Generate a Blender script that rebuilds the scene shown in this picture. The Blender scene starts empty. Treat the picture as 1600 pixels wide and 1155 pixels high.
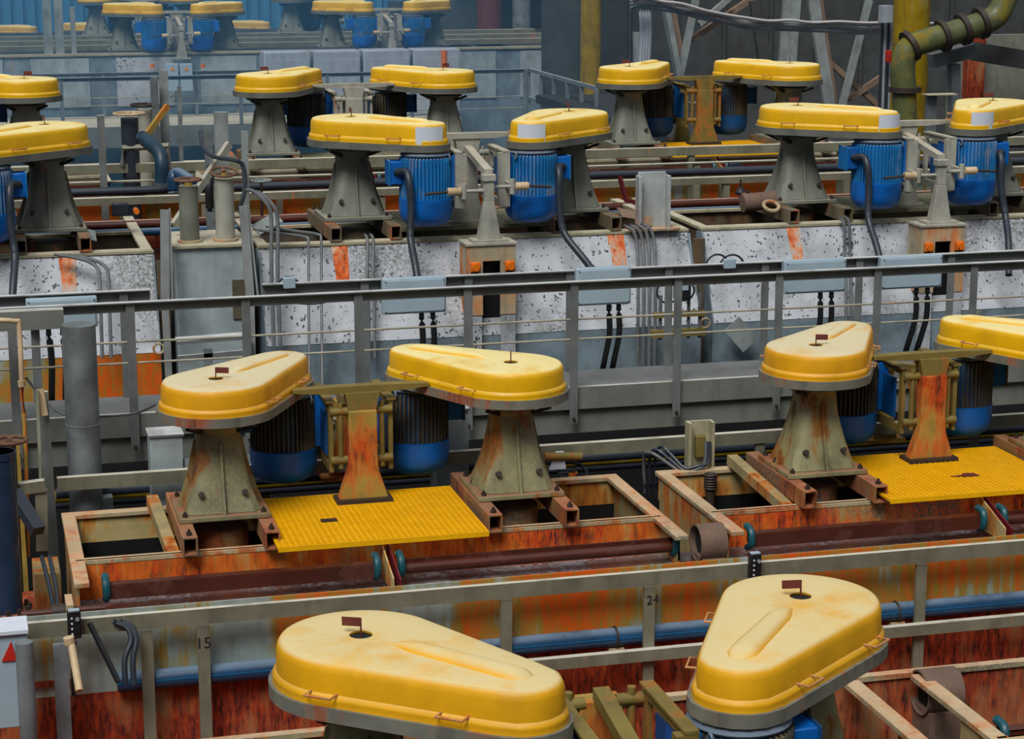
import bpy, math, random
from mathutils import Vector, Matrix
random.seed(7)
C = bpy.context.scene.collection
PI = math.pi
# ------------------------------------------------------------------ camera
F, CX, CY, HY, ALPHA, ZC = 3251.7, 800.0, 577.5, -142.26, 0.2578, 9.0
PIT = math.atan((CY - HY) / F)
cd = bpy.data.cameras.new('camera'); cam = bpy.data.objects.new('camera', cd); C.objects.link(cam)
cam.location = (0, 0, ZC)
cam.rotation_euler = (PI/2 - PIT, 0, -ALPHA)
cd.sensor_width = 36.0; cd.lens = F / 1600.0 * 36.0; cd.clip_end = 400; cd.clip_start = 0.1
bpy.context.scene.camera = cam
cd.dof.use_dof = False
# ------------------------------------------------------------------ light
W = bpy.data.worlds.new('overcast'); bpy.context.scene.world = W; W.use_nodes = True
wn = W.node_tree.nodes; wl = W.node_tree.links; wn.clear()
wo = wn.new('ShaderNodeOutputWorld'); wb = wn.new('ShaderNodeBackground')
tc = wn.new('ShaderNodeTexCoord'); sp = wn.new('ShaderNodeSeparateXYZ'); wr = wn.new('ShaderNodeValToRGB')
wl.new(tc.outputs['Generated'], sp.inputs[0]); wl.new(sp.outputs['Z'], wr.inputs[0])
wr.color_ramp.elements[0].position = 0.0; wr.color_ramp.elements[0].color = (0.12, 0.17, 0.22, 1)
wr.color_ramp.elements[1].position = 0.8; wr.color_ramp.elements[1].color = (0.95, 0.97, 1.0, 1)
wl.new(wr.outputs[0], wb.inputs[0]); wb.inputs[1].default_value = 0.50; wl.new(wb.outputs[0], wo.inputs[0])
sd = bpy.data.lights.new('sun', 'SUN'); so = bpy.data.objects.new('sun', sd); C.objects.link(so)
sd.energy = 2.5; sd.angle = math.radians(26); sd.color = (1.0, 0.97, 0.92)
so.rotation_euler = (math.radians(30), math.radians(-22), 0)
VS = bpy.context.scene.view_settings
VS.view_transform = 'Standard'; VS.look = 'None'; VS.gamma = 1; VS.use_curve_mapping = False; VS.exposure = 0.0

# ------------------------------------------------------------------ helpers
def lin(r, g, b):
    f = lambda c: (c/255)/12.92 if c/255 <= .04045 else (((c/255)+.055)/1.055)**2.4
    return (f(r), f(g), f(b), 1.0)
def P(px, py, Y):
    """point seen at pixel (px,py) on the plane y=Y"""
    x = (px-CX)/F; y = -(py-CY)/F
    f = math.cos(PIT)+y*math.sin(PIT); u = -math.sin(PIT)+y*math.cos(PIT)
    rx = x*math.cos(ALPHA)+f*math.sin(ALPHA); ry = -x*math.sin(ALPHA)+f*math.cos(ALPHA)
    t = Y/ry
    return Vector((rx*t, Y, ZC+u*t))
def tag(o, label=None, cat=None, group=None, kind=None):
    if label: o['label'] = label
    if cat: o['category'] = cat
    if group: o['group'] = group
    if kind: o['kind'] = kind
    return o
def thing(name, label, cat, loc, group=None, rz=0.0):
    o = bpy.data.objects.new(name, None); C.objects.link(o); o.location = loc; o.rotation_euler = (0, 0, rz)
    o.empty_display_size = .2
    return tag(o, label, cat, group)
def frame(d):
    d = d.normalized(); a = Vector((0, 0, 1)) if abs(d.z) < .9 else Vector((1, 0, 0))
    u = d.cross(a).normalized(); v = u.cross(d).normalized(); return u, v
class MB:
    def __init__(s): s.v = []; s.f = []
    def ring(s, pts): i = len(s.v); s.v += [tuple(p) for p in pts]; return list(range(i, i+len(pts)))
    def bridge(s, a, b, closed=True):
        n = len(a)
        for i in range(n if closed else n-1): s.f.append((a[i], a[(i+1) % n], b[(i+1) % n], b[i]))
    def box(s, x0, x1, y0, y1, z0, z1):
        if x0 > x1: x0, x1 = x1, x0
        if y0 > y1: y0, y1 = y1, y0
        if z0 > z1: z0, z1 = z1, z0
        a = s.ring([(x0, y0, z0), (x1, y0, z0), (x1, y1, z0), (x0, y1, z0)]); b = s.ring([(x0, y0, z1), (x1, y0, z1), (x1, y1, z1), (x0, y1, z1)])
        s.f.append(tuple(a[::-1])); s.f.append(tuple(b)); s.bridge(a, b); return s
    def hexa(s, a, b):   # two quads (lists of 4 points), a below b
        a = s.ring(a); b = s.ring(b); s.f.append(tuple(a[::-1])); s.f.append(tuple(b)); s.bridge(a, b); return s
    def bar(s, p0, p1, w, h, up=(0, 0, 1)):
        p0 = Vector(p0); p1 = Vector(p1); d = (p1-p0).normalized(); up = Vector(up)
        if abs(d.dot(up)) > .98: up = Vector((0, 1, 0))
        u = d.cross(up).normalized()*w/2; v = u.cross(d).normalized()*h/2
        return s.hexa([p0-u-v, p0+u-v, p0+u+v, p0-u+v][::-1], [p1-u-v, p1+u-v, p1+u+v, p1-u+v][::-1])
    def hollow(s, p0, p1, w, h, t=.014):
        p0 = Vector(p0); p1 = Vector(p1); d = (p1-p0).normalized(); u = d.cross(Vector((0, 0, 1))).normalized(); v = u.cross(d).normalized()
        def q(p, a, b): return s.ring([p-u*a-v*b, p+u*a-v*b, p+u*a+v*b, p-u*a+v*b])
        a, b, c, e = q(p0, w/2, h/2), q(p1, w/2, h/2), q(p0, w/2-t, h/2-t), q(p1, w/2-t, h/2-t)
        s.bridge(b, a); s.bridge(c, e); s.bridge(a, c); s.bridge(e, b); return s
    def cyl(s, p0, p1, r0, r1=None, seg=16, caps=True):
        p0 = Vector(p0); p1 = Vector(p1); r1 = r0 if r1 is None else r1; u, v = frame(p1-p0)
        A = s.ring([p0+(u*math.cos(2*PI*i/seg)+v*math.sin(2*PI*i/seg))*r0 for i in range(seg)])
        B = s.ring([p1+(u*math.cos(2*PI*i/seg)+v*math.sin(2*PI*i/seg))*r1 for i in range(seg)])
        s.bridge(B, A)
        if caps: s.f.append(tuple(A)); s.f.append(tuple(B[::-1]))
        return s
    def lathe(s, c, prof, seg=32, caps=True):
        prev = None
        for r, z in prof:
            k = s.ring([(c[0]+r*math.cos(2*PI*i/seg), c[1]+r*math.sin(2*PI*i/seg), c[2]+z) for i in range(seg)])
            if prev: s.bridge(prev, k)
            elif caps: s.f.append(tuple(k[::-1]))
            prev = k
        if caps: s.f.append(tuple(prev))
        return s
    def tube(s, pts, r, seg=8, smooth=4, ripple=0, caps=True):
        pts = [Vector(p) for p in pts]
        if smooth and len(pts) > 2:
            q = [pts[0]*2-pts[1]]+pts+[pts[-1]*2-pts[-2]]; o = []
            for i in range(1, len(q)-2):
                for k in range(smooth):
                    t = k/smooth; a, b, c, d = q[i-1], q[i], q[i+1], q[i+2]
                    o.append(.5*((2*b)+(c-a)*t+(2*a-5*b+4*c-d)*t*t+(3*b-a-3*c+d)*t**3))
            pts = o+[pts[-1]]
        if ripple:
            o = []
            for a, b in zip(pts, pts[1:]):
                n = max(2, int((b-a).length/ripple)); o += [a.lerp(b, k/n) for k in range(n)]
            pts = o+[pts[-1]]
        prev = None; u = None
        for i, p in enumerate(pts):
            d = (pts[min(i+1, len(pts)-1)]-pts[max(i-1, 0)]).normalized()
            if u is None: u, v = frame(d)
            else:
                u = (u-d*u.dot(d)).normalized(); v = d.cross(u)
            rr = r*(1.12 if (ripple and i % 2) else 1)
            k = s.ring([p+(u*math.cos(2*PI*j/seg)+v*math.sin(2*PI*j/seg))*rr for j in range(seg)])
            if prev: s.bridge(k, prev)
            elif caps: s.f.append(tuple(k))
            prev = k
        if caps: s.f.append(tuple(prev[::-1]))
        return s
    def torus(s, c, R, r, axis=(0, 0, 1), seg=24, ss=8):
        c = Vector(c); ax = Vector(axis).normalized(); u, v = frame(ax); prev = first = None
        for i in range(seg):
            a = 2*PI*i/seg; d = u*math.cos(a)+v*math.sin(a)
            k = s.ring([c+d*(R+r*math.cos(2*PI*j/ss))+ax*r*math.sin(2*PI*j/ss) for j in range(ss)])
            if prev: s.bridge(prev, k)
            else: first = k
            prev = k
        s.bridge(prev, first); return s
    def prism(s, poly, z0, z1):
        a = s.ring([(x, y, z0) for x, y in poly]); b = s.ring([(x, y, z1) for x, y in poly])
        s.f.append(tuple(a[::-1])); s.f.append(tuple(b)); s.bridge(a, b); return s
    def xprism(s, poly, y0, y1):   # poly in x,z extruded along y
        a = s.ring([(x, y0, z) for x, z in poly]); b = s.ring([(x, y1, z) for x, z in poly])
        s.f.append(tuple(a)); s.f.append(tuple(b[::-1])); s.bridge(b, a); return s
    def yprism(s, poly, x0, x1):   # poly in y,z extruded along x
        a = s.ring([(x0, y, z) for y, z in poly]); b = s.ring([(x1, y, z) for y, z in poly])
        s.f.append(tuple(a[::-1])); s.f.append(tuple(b)); s.bridge(a, b); return s
    def build(s, name, mat, parent=None, bevel=0, kind=None, label=None, cat=None, group=None):
        me = bpy.data.meshes.new(name)
        if parent: off = Vector(parent.location) if parent.type == 'EMPTY' else Vector(parent['org'])
        else:
            xs = [p[0] for p in s.v]; ys = [p[1] for p in s.v]; zs = [p[2] for p in s.v]
            off = Vector(((min(xs)+max(xs))/2, (min(ys)+max(ys))/2, min(zs)))
        me.from_pydata([tuple(Vector(p)-off) for p in s.v], [], s.f); me.update()
        import bmesh
        bm = bmesh.new(); bm.from_mesh(me); bmesh.ops.recalc_face_normals(bm, faces=bm.faces); bm.to_mesh(me); bm.free()
        me.polygons.foreach_set('use_smooth', [True]*len(me.polygons)); me.set_sharp_from_angle(angle=math.radians(38))
        me.materials.append(mat)
        o = bpy.data.objects.new(name, me); C.objects.link(o)
        if parent: o.parent = parent
        else: o.location = off
        o['org'] = off[:]
        if bevel:
            m = o.modifiers.new('bevel', 'BEVEL'); m.width = bevel; m.segments = 2; m.limit_method = 'ANGLE'; m.angle_limit = math.radians(40)
        return tag(o, label, cat, group, kind)
def dup(root, loc, label, group=None, mats=None):
    r = root.copy(); C.objects.link(r); r.location = loc; r['label'] = label
    if group: r['group'] = group
    for ch in list(root.children):
        c = ch.copy(); C.objects.link(c); c.parent = r
        for g in ch.children:
            d = g.copy(); C.objects.link(d); d.parent = c
    return r

# ------------------------------------------------------------------ materials
def newmat(name):
    m = bpy.data.materials.new(name); m.use_nodes = True; nt = m.node_tree; nt.nodes.clear()
    out = nt.nodes.new('ShaderNodeOutputMaterial'); b = nt.nodes.new('ShaderNodeBsdfPrincipled'); nt.links.new(b.outputs[0], out.inputs[0])
    return m, nt, b
class NT:
    def __init__(s, nt): s.nt = nt; s.pos = None
    def n(s, t): return s.nt.nodes.new(t)
    def L(s, a, b): s.nt.links.new(a, b)
    def position(s):
        if not s.pos: s.pos = s.n('ShaderNodeNewGeometry')
        return s.pos
    def noise(s, scale, stretch=(1, 1, 1), detail=5, rough=.6, shift=0):
        m = s.n('ShaderNodeMapping'); m.inputs['Scale'].default_value = stretch; m.inputs['Location'].default_value = (shift, shift*.7, shift*1.3)
        s.L(s.position().outputs['Position'], m.inputs[0])
        k = s.n('ShaderNodeTexNoise'); k.inputs['Scale'].default_value = scale; k.inputs['Detail'].default_value = detail; k.inputs['Roughness'].default_value = rough
        s.L(m.outputs[0], k.inputs['Vector']); return k.outputs['Fac']
    def math(s, op, a, b=None, clamp=False):
        k = s.n('ShaderNodeMath'); k.operation = op; k.use_clamp = clamp
        for i, x in enumerate((a, b)):
            if x is None: continue
            if isinstance(x, (int, float)): k.inputs[i].default_value = x
            else: s.L(x, k.inputs[i])
        return k.outputs[0]
    def step(s, x, a, b):
        k = s.n('ShaderNodeMapRange'); k.inputs['From Min'].default_value = a; k.inputs['From Max'].default_value = b; k.clamp = True
        s.L(x, k.inputs['Value']); return k.outputs[0]
    def mix(s, f, a, b, mode='MIX'):
        k = s.n('ShaderNodeMix'); k.data_type = 'RGBA'; k.blend_type = mode
        for i, x in ((0, f), (6, a), (7, b)):
            if isinstance(x, (int, float)): k.inputs[i].default_value = x
            elif isinstance(x, tuple): k.inputs[i].default_value = x
            else: s.L(x, k.inputs[i])
        return k.outputs[2]
RUST_D = lin(58, 26, 16); RUST_M = lin(150, 60, 20); RUST_B = lin(224, 104, 26)
def paint(name, base, edgecol=None, rust=.2, rough=.55, dust=0.0, dustcol=lin(196, 184, 160), chips=0.0, grime=.35, var=.25, r1=RUST_D, r2=RUST_M, r3=RUST_B, sx=7., sz=.9, zones=0, scuff=0, edge=.05, metal=0.0, bump=.15, chipscale=9, seed=0):
    m, nt, b = newmat(name); q = NT(nt)
    n1 = q.noise(3.0, shift=seed+1); n2 = q.noise(22, detail=4, shift=seed+2)
    dark = tuple(c*(1-var*1.2) for c in base[:3])+(1,)
    col = q.mix(q.step(n1, .35, .65), base, dark)
    g = q.noise(1.0, (sx*.7, sx*.7, 1.4), detail=6, shift=seed+5)
    col = q.mix(q.math('MULTIPLY', q.step(g, .5, .72), grime), col, lin(48, 44, 36))
    S = q.noise(1.0, (sx, sx, sz), detail=7, rough=.7, shift=seed+9); B = q.noise(1.6, detail=3, shift=seed+14)
    z = q.math('ADD', q.math('MULTIPLY', S, .5), q.math('MULTIPLY', B, .5))
    if zones:
        Z = q.noise(zones, (1, .2, .12), detail=1, shift=seed+20); z = q.math('ADD', q.math('MULTIPLY', z, .55), q.math('MULTIPLY', Z, .45))
    t = .5+(.5-rust)*.36
    mask = q.step(z, t, t+edge)
    mask2 = q.step(z, t+.02, t+.02+edge*2.2)
    fine = q.noise(14, (1.4, 1.4, .35), detail=6, rough=.75, shift=seed+31)
    rc = q.mix(q.step(fine, .38, .5), r1, r2); rc = q.mix(q.step(fine, .5, .68), rc, r3)
    rc = q.mix(q.math('SUBTRACT', 1.0, mask2, True), rc, edgecol or q.mix(.45, base, r3))
    if rust > 0: col = q.mix(mask, col, rc)
    if scuff:
        zz = q.math('MULTIPLY', q.step(q.noise(.55, detail=3, shift=seed+70), .50, .62), q.step(q.noise(30, detail=5, rough=.8, shift=seed+71), .42, .56)); col = q.mix(q.math('MULTIPLY', zz, scuff), col, lin(84, 84, 80))
    if chips:
        v = q.n('ShaderNodeTexVoronoi'); v.inputs['Scale'].default_value = chipscale; v.inputs['Randomness'].default_value = 1
        mp = q.n('ShaderNodeMapping'); mp.inputs['Scale'].default_value = (1.3, 1.3, .9); q.L(q.position().outputs['Position'], mp.inputs[0]); 
        va = q.n('ShaderNodeVectorMath'); va.operation = 'ADD'; nz = q.n('ShaderNodeTexNoise'); nz.inputs['Scale'].default_value = 16
        q.L(q.position().outputs['Position'], nz.inputs['Vector']); vs = q.n('ShaderNodeVectorMath'); vs.operation = 'SCALE'; vs.inputs['Scale'].default_value = .12
        q.L(nz.outputs['Color'], vs.inputs[0]); q.L(mp.outputs[0], va.inputs[0]); q.L(vs.outputs[0], va.inputs[1]); q.L(va.outputs[0], v.inputs['Vector'])
        amt = q.step(q.noise(1.1, detail=3, shift=seed+44), .35, .7)
        lim = q.math('ADD', q.math('MULTIPLY', amt, .16*chips), .10*chips)
        sep = q.n('ShaderNodeSeparateColor'); q.L(v.outputs['Color'], sep.inputs[0])
        lim = q.math('MULTIPLY', lim, q.math('ADD', sep.outputs[0], .75))
        ch = q.math('LESS_THAN', v.outputs['Distance'], lim)
        col = q.mix(ch, col, lin(70, 76, 84))
    if dust:
        gn = q.position(); s2 = q.n('ShaderNodeSeparateXYZ'); q.L(gn.outputs['Normal'], s2.inputs[0])
        dm = q.math('MULTIPLY', q.step(s2.outputs['Z'], .55, .95), q.math('MULTIPLY', q.step(q.noise(2.2, detail=6, rough=.7, shift=seed+50), .22, .50), dust), True)
        col = q.mix(dm, col, dustcol)
        b.inputs['Roughness'].default_value = rough
        q.L(q.math('ADD', q.math('MULTIPLY', q.math('MAXIMUM', dm, mask if rust > 0 else 0), .9-rough), rough), b.inputs['Roughness'])
    else:
        q.L(q.math('ADD', q.math('MULTIPLY', mask, .9-rough), rough), b.inputs['Roughness'])
    q.L(col, b.inputs['Base Color']); b.inputs['Metallic'].default_value = metal
    bp = q.n('ShaderNodeBump'); bp.inputs['Strength'].default_value = bump; bp.inputs['Distance'].default_value = .01
    q.L(q.math('ADD', n2, q.math('MULTIPLY', mask, .4) if rust > 0 else 0), bp.inputs['Height']); q.L(bp.outputs[0], b.inputs['Normal'])
    return m
def plain(name, col, rough=.6, metal=0.0, var=.15, emis=None):
    m, nt, b = newmat(name); q = NT(nt)
    c2 = tuple(c*(1-var*1.5) for c in col[:3])+(1,)
    q.L(q.mix(q.step(q.noise(8), .3, .7), col, c2), b.inputs['Base Color'])
    b.inputs['Roughness'].default_value = rough; b.inputs['Metallic'].default_value = metal
    if emis: b.inputs['Emission Color'].default_value = col; b.inputs['Emission Strength'].default_value = emis
    return m
YEL = lin(240, 184, 0)
M = {}
M['cover'] = paint('yellow_enamel', YEL, rust=.06, rough=.42, dust=.93, dustcol=lin(238, 224, 160), grime=.12, var=.12, seed=3, sx=4)
M['cover_near'] = paint('yellow_enamel_dusty', lin(240, 176, 8), rust=.04, rough=.5, dust=1.0, dustcol=lin(222, 202, 146), grime=.15, var=.12, seed=8, sx=4)
M['cover_grey'] = paint('yellow_enamel_greyed', lin(240, 172, 4), rust=.12, rough=.5, dust=1.1, dustcol=lin(216, 204, 166), grime=.2, var=.15, seed=18, sx=4)
M['tray'] = paint('tray_steel', lin(128, 128, 116), rust=.42, rough=.6, grime=.5, seed=5, r3=lin(150, 80, 40))
M['tray_grey'] = paint('tray_steel_grey', lin(112, 114, 108), rust=.12, rough=.6, grime=.4, seed=6)
M['ped'] = paint('pedestal_cream', lin(152, 148, 108), edgecol=lin(150, 104, 44), scuff=.5, rust=.50, rough=.5, dust=.7, dustcol=lin(150, 92, 70), seed=11, sx=4.5, sz=1.2, grime=.6, r1=lin(60, 36, 16), r2=lin(118, 66, 20), r3=lin(176, 80, 16))
M['ped_grey'] = paint('pedestal_grey', lin(132, 136, 124), rust=.16, rough=.55, grime=.5, dust=.3, seed=12, sx=4)
M['post'] = paint('post_rusty_yellow', lin(176, 148, 66), rust=.62, rough=.6, seed=15, sx=5, sz=.8, r1=lin(90, 40, 14), r2=lin(176, 62, 6), r3=lin(222, 96, 8))
M['post_grey'] = paint('post_grey', lin(176, 176, 164), rust=.24, rough=.6, dust=.5, seed=16, r3=lin(190, 120, 40))
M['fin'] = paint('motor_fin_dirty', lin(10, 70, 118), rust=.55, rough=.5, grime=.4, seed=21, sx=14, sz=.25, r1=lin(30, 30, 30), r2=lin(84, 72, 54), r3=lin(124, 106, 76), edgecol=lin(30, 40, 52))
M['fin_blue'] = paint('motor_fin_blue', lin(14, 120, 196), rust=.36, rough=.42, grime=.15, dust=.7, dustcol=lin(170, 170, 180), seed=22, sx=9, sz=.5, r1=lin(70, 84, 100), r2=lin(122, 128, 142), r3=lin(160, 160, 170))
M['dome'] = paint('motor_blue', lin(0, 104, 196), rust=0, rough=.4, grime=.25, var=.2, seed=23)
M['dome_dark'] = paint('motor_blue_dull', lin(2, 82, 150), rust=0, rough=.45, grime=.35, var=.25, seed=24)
M['flange'] = paint('motor_top_dusty', lin(96, 118, 140), rust=.15, rough=.7, dust=.8, dustcol=lin(170, 170, 176), seed=25)
M['black'] = plain('black_rubber_and_shade', lin(24, 26, 30), .5)  # rubber and housings; also painted shade in tank depths and bracket hollows
M['hose'] = plain('dark_hose', lin(46, 54, 66), .42)
M['conduit'] = plain('grey_conduit', lin(104, 108, 112), .45, var=.25)
M['bolt'] = plain('dark_bolt', lin(56, 44, 38), .6)
M['rust_hot'] = paint('rust_orange_plate', lin(196, 160, 96), edgecol=lin(216, 120, 26), scuff=.95, rust=.86, rough=.7, seed=31, sx=8, sz=1.0, r1=lin(52, 26, 18), r2=lin(196, 62, 4), r3=lin(236, 104, 10), edge=.08)
M['rim'] = paint('rim_cream_rust', lin(196, 180, 142), edgecol=lin(206, 136, 80), scuff=.85, rust=.50, rough=.65, seed=33, dust=.5, dustcol=lin(214, 176, 140), r3=lin(216, 112, 50), sx=6, sz=3)
M['rim_clean'] = paint('rim_cream', lin(178, 172, 142), rust=.2, rough=.6, seed=34, dust=.5, dustcol=lin(214, 206, 188))
M['inner'] = paint('inner_cream_plate', lin(196, 180, 124), edgecol=lin(206, 140, 50), scuff=.5, rust=.56, rough=.6, seed=35, sx=5, sz=.8)
M['launder'] = paint('launder_wall', lin(168, 184, 178), edgecol=lin(150, 140, 60), rust=.70, rough=.6, seed=37, zones=.8, sx=12, sz=.35, r1=lin(160, 120, 20), r2=lin(214, 92, 4), r3=lin(236, 92, 0), edge=.05, grime=.3)
M['launder_red'] = paint('launder_red_rust', lin(150, 120, 80), rust=.85, rough=.7, seed=39, sx=7, sz=.7, r1=lin(46, 20, 14), r2=lin(138, 44, 14), r3=lin(190, 76, 22))
M['angle'] = paint('angle_cream', lin(128, 128, 108), rust=.22, rough=.55, seed=41, dust=.9, dustcol=lin(210, 206, 190))
M['beam'] = paint('beam_brown', lin(168, 124, 74), edgecol=lin(170, 90, 34), scuff=.95, rust=.55, rough=.7, seed=43, dust=.5, dustcol=lin(170, 110, 84), r1=lin(36, 22, 18), r2=lin(100, 48, 28), r3=lin(204, 92, 34))
M['beam_grey'] = paint('beam_grey_brown', lin(120, 108, 84), rust=.4, rough=.7, seed=44)
M['handle'] = paint('handle_orange_cream', lin(206, 150, 96), rust=.45, rough=.6, seed=95)
M['bolt_rust'] = plain('rusty_rod', lin(196, 98, 34), .7)
M['shaft'] = paint('scraper_brown', lin(84, 38, 26), rust=.4, rough=.38, seed=46, r1=lin(26, 14, 14), r2=lin(70, 28, 20), r3=lin(96, 50, 34), sx=3, sz=3)
M['teal'] = plain('teal_plastic', lin(14, 84, 96), .45)
M['maroon'] = plain('maroon_paint', lin(112, 26, 36), .5)
M['grate'] = plain('yellow_grating', lin(255, 190, 0), .45, var=.1)
M['grate_grey'] = plain('worn_grating', lin(150, 150, 120), .6, var=.3)
M['bluepipe'] = paint('blue_grey_pipe', lin(22, 70, 108), rust=.0, rough=.35, seed=81, var=.3, dust=.9, dustcol=lin(110, 130, 150))
M['sideplate'] = paint('side_cream_rust', lin(176, 160, 112), edgecol=lin(196, 120, 40), scuff=.7, rust=.52, rough=.6, seed=82, sx=6, sz=.8, r2=lin(150, 64, 16), r3=lin(206, 92, 20))
M['fin_edge'] = paint('fin_edge_tan', lin(70, 70, 64), rust=.5, rough=.7, seed=83, sx=6, sz=.4, r1=lin(60, 52, 40), r2=lin(104, 88, 58), r3=lin(126, 110, 80))
M['fin_edge_c'] = paint('fin_edge_blue', lin(34, 138, 206), rust=.45, rough=.5, seed=84, sx=5, sz=.8, dust=.5, r1=lin(96, 104, 118), r2=lin(130, 130, 140), r3=lin(160, 156, 160))
M['frame_y'] = paint('frame_olive_yellow', lin(132, 116, 56), rust=.42, rough=.6, seed=85, sx=5, r1=lin(60, 34, 14), r2=lin(136, 62, 12), r3=lin(186, 96, 16))
M['dimplate'] = paint('dim_stained_plate', lin(96, 88, 72), rust=.5, rough=.7, seed=93, sx=6, r1=lin(40, 36, 30), r2=lin(80, 56, 34), r3=lin(120, 80, 44))
M['shade'] = plain('shade_black', lin(20, 20, 22), .9)  # flat black that paints shade into holes and under the walkway
M['stripe'] = plain('light_blue_stripe', lin(30, 140, 200), .4)
M['wall_w'] = paint('white_speckled', lin(192, 198, 206), rust=.14, rough=.5, chips=.95, chipscale=14, grime=.5, scuff=.85, var=.12, seed=51, sx=2.2, sz=.6, r1=lin(140, 90, 40), r2=lin(206, 110, 40), r3=lin(232, 120, 40))
M['wall_b'] = paint('pale_blue_wall', scuff=.5, base=lin(132, 152, 164), rust=.22, rough=.5, chips=.35, grime=.5, var=.3, seed=53, sx=4, sz=.25, r1=lin(60, 60, 56), r2=lin(130, 110, 50), r3=lin(190, 150, 60))
M['wall_p'] = paint('pale_box_wall', lin(172, 186, 190), rust=.12, rough=.5, chips=.25, grime=.3, seed=55)
M['rustspot'] = paint('rust_run', lin(204, 186, 176), edgecol=lin(222, 160, 120), rust=.72, rough=.7, seed=57, r1=lin(90, 44, 26), r2=lin(206, 88, 30), r3=lin(232, 118, 52), sx=16, sz=.5)
M['palerust'] = paint('pale_bracket', lin(184, 190, 190), rust=.3, rough=.5, seed=94, sx=8, sz=.6, r2=lin(180, 100, 40))
M['swbox'] = paint('switch_bracket_paint', lin(186, 172, 140), rust=.5, rough=.6, seed=91, sx=7, sz=.7, r1=lin(90, 40, 14), r2=lin(196, 96, 10), r3=lin(226, 120, 16))
M['elbow'] = paint('elbow_green_grey', lin(98, 104, 66), rust=.48, rough=.45, seed=92, sx=2, sz=2, r1=lin(120, 100, 14), r2=lin(140, 116, 10), r3=lin(60, 60, 46), edgecol=lin(110, 108, 50))
M['rail'] = paint('rail_grey', lin(118, 124, 124), rust=.10, rough=.5, seed=61, dust=.95, dustcol=lin(198, 202, 202), grime=.3)
M['rail_blue'] = paint('rail_blue_grey', lin(124, 134, 142), rust=.04, rough=.5, seed=62, dust=.5, dustcol=lin(200, 206, 210))
M['rod'] = paint('rod_pale', lin(176, 172, 152), rust=.25, rough=.5, seed=63)
M['deck'] = paint('deck_grey', lin(116, 120, 120), rust=.05, rough=.7, seed=64, var=.15, grime=.2)
M['fascia'] = paint('fascia_grey', lin(120, 124, 118), rust=.14, rough=.6, seed=65, var=.15, grime=.3, dust=.8, dustcol=lin(196, 198, 192))
M['jbox'] = paint('junction_box_blue', lin(164, 186, 200), rust=.0, rough=.4, seed=66, var=.06, grime=.06, bump=.03)
M['column'] = paint('column_grey', lin(126, 134, 138), rust=.03, rough=.5, seed=67, var=.4, grime=.25)
M['concrete'] = paint('dark_concrete', lin(46, 48, 50), rust=0, rough=.85, seed=68, var=.3)
M['slurry'] = plain('dark_slurry', lin(26, 24, 26), .25)
M['froth'] = paint('froth_grey', lin(96, 88, 92), rust=.5, rough=.25, seed=69, sx=16, sz=16, r1=lin(30, 26, 28), r2=lin(60, 50, 52), r3=lin(190, 184, 190), bump=.7)
M['orange'] = plain('orange_knob', lin(240, 120, 20), .4)
M['red'] = plain('red_enamel', lin(206, 44, 34), .45)
M['paper'] = plain('white_paper', lin(214, 222, 236), .6, var=.04)
M['flag'] = plain('flag_red_brown', lin(104, 42, 36), .7)
M['creampipe'] = paint('cream_pipe', lin(216, 190, 150), rust=.25, rough=.5, seed=71)
M['ypipe'] = paint('yellow_green_pipe', lin(158, 130, 6), rust=.25, rough=.45, seed=72, r1=lin(90, 80, 40), r2=lin(120, 112, 60), r3=lin(150, 140, 90), grime=.5)
M['steel'] = paint('pale_grey_steel', lin(150, 160, 160), rust=.1, rough=.55, seed=73)
M['brownsteel'] = paint('brown_steel', lin(146, 122, 104), rust=.2, rough=.6, seed=74)
M['darkwall'] = paint('dark_cladding', lin(70, 74, 76), rust=.06, rough=.7, seed=75, sx=2, grime=.4)
M['cladding'] = paint('blue_cladding', lin(70, 140, 186), rust=0, rough=.5, seed=76, var=.15)
M['cabinet'] = paint('cabinet_grey', lin(170, 180, 190), rust=.03, rough=.5, seed=77, var=.1)
M['ink'] = plain('black_marker', lin(26, 26, 30), .7)
M['wire'] = plain('pale_cable', lin(200, 196, 196), .6)
M['rusty_wheel'] = plain('brown_handwheel', lin(128, 92, 68), .6, var=.4)
M['darkblue'] = plain('dark_blue_pipe', lin(22, 62, 84), .45, var=.35)
M['blackpipe'] = paint('black_blue_pipe', lin(38, 60, 86), rust=0, rough=.25, seed=97, var=.3, grime=.4)
M['stub'] = paint('dusty_stub', lin(122, 98, 84), rust=.3, rough=.8, seed=78, r2=lin(90, 66, 56), r3=lin(150, 120, 100))
M['wyel'] = plain('warning_yellow', lin(240, 160, 20), .5)

# ------------------------------------------------------------------ the drives
HOLE = .07; RW, RN, LX, LY = .505, .26, .74, .89
LL = math.hypot(LX, LY)
def hull(R, r, n=72, sx=1):
    """outline of the teardrop cover around the hub (origin); narrow end towards (sx*LX, LY). sampled by angle from hub"""
    phi = math.atan2(LY, LX); out = []
    be = math.acos((R-r)/LL)
    for i in range(n):
        a = 2*PI*i/n; rel = (a-phi+PI) % (2*PI)-PI
        # support: ray from hub hits circle R, tangent line, or circle r
        c, s_ = math.cos(rel), abs(math.sin(rel))
        if abs(rel) >= be: d = R
        else:
            d = R/math.cos(be-abs(rel))           # tangent line at distance R with normal angle be
            # end circle
            disc = r*r-(LL*s_)**2
            if disc > 0:
                dc = LL*c+math.sqrt(disc)
                tx = LL+r*math.cos(be)            # tangent point x on narrow circle
                if d*c > tx: d = dc
        x, y = d*math.cos(a), d*math.sin(a)
        out.append((x*sx, y))
    return out if sx > 0 else out[::-1]
_ang = None
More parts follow.
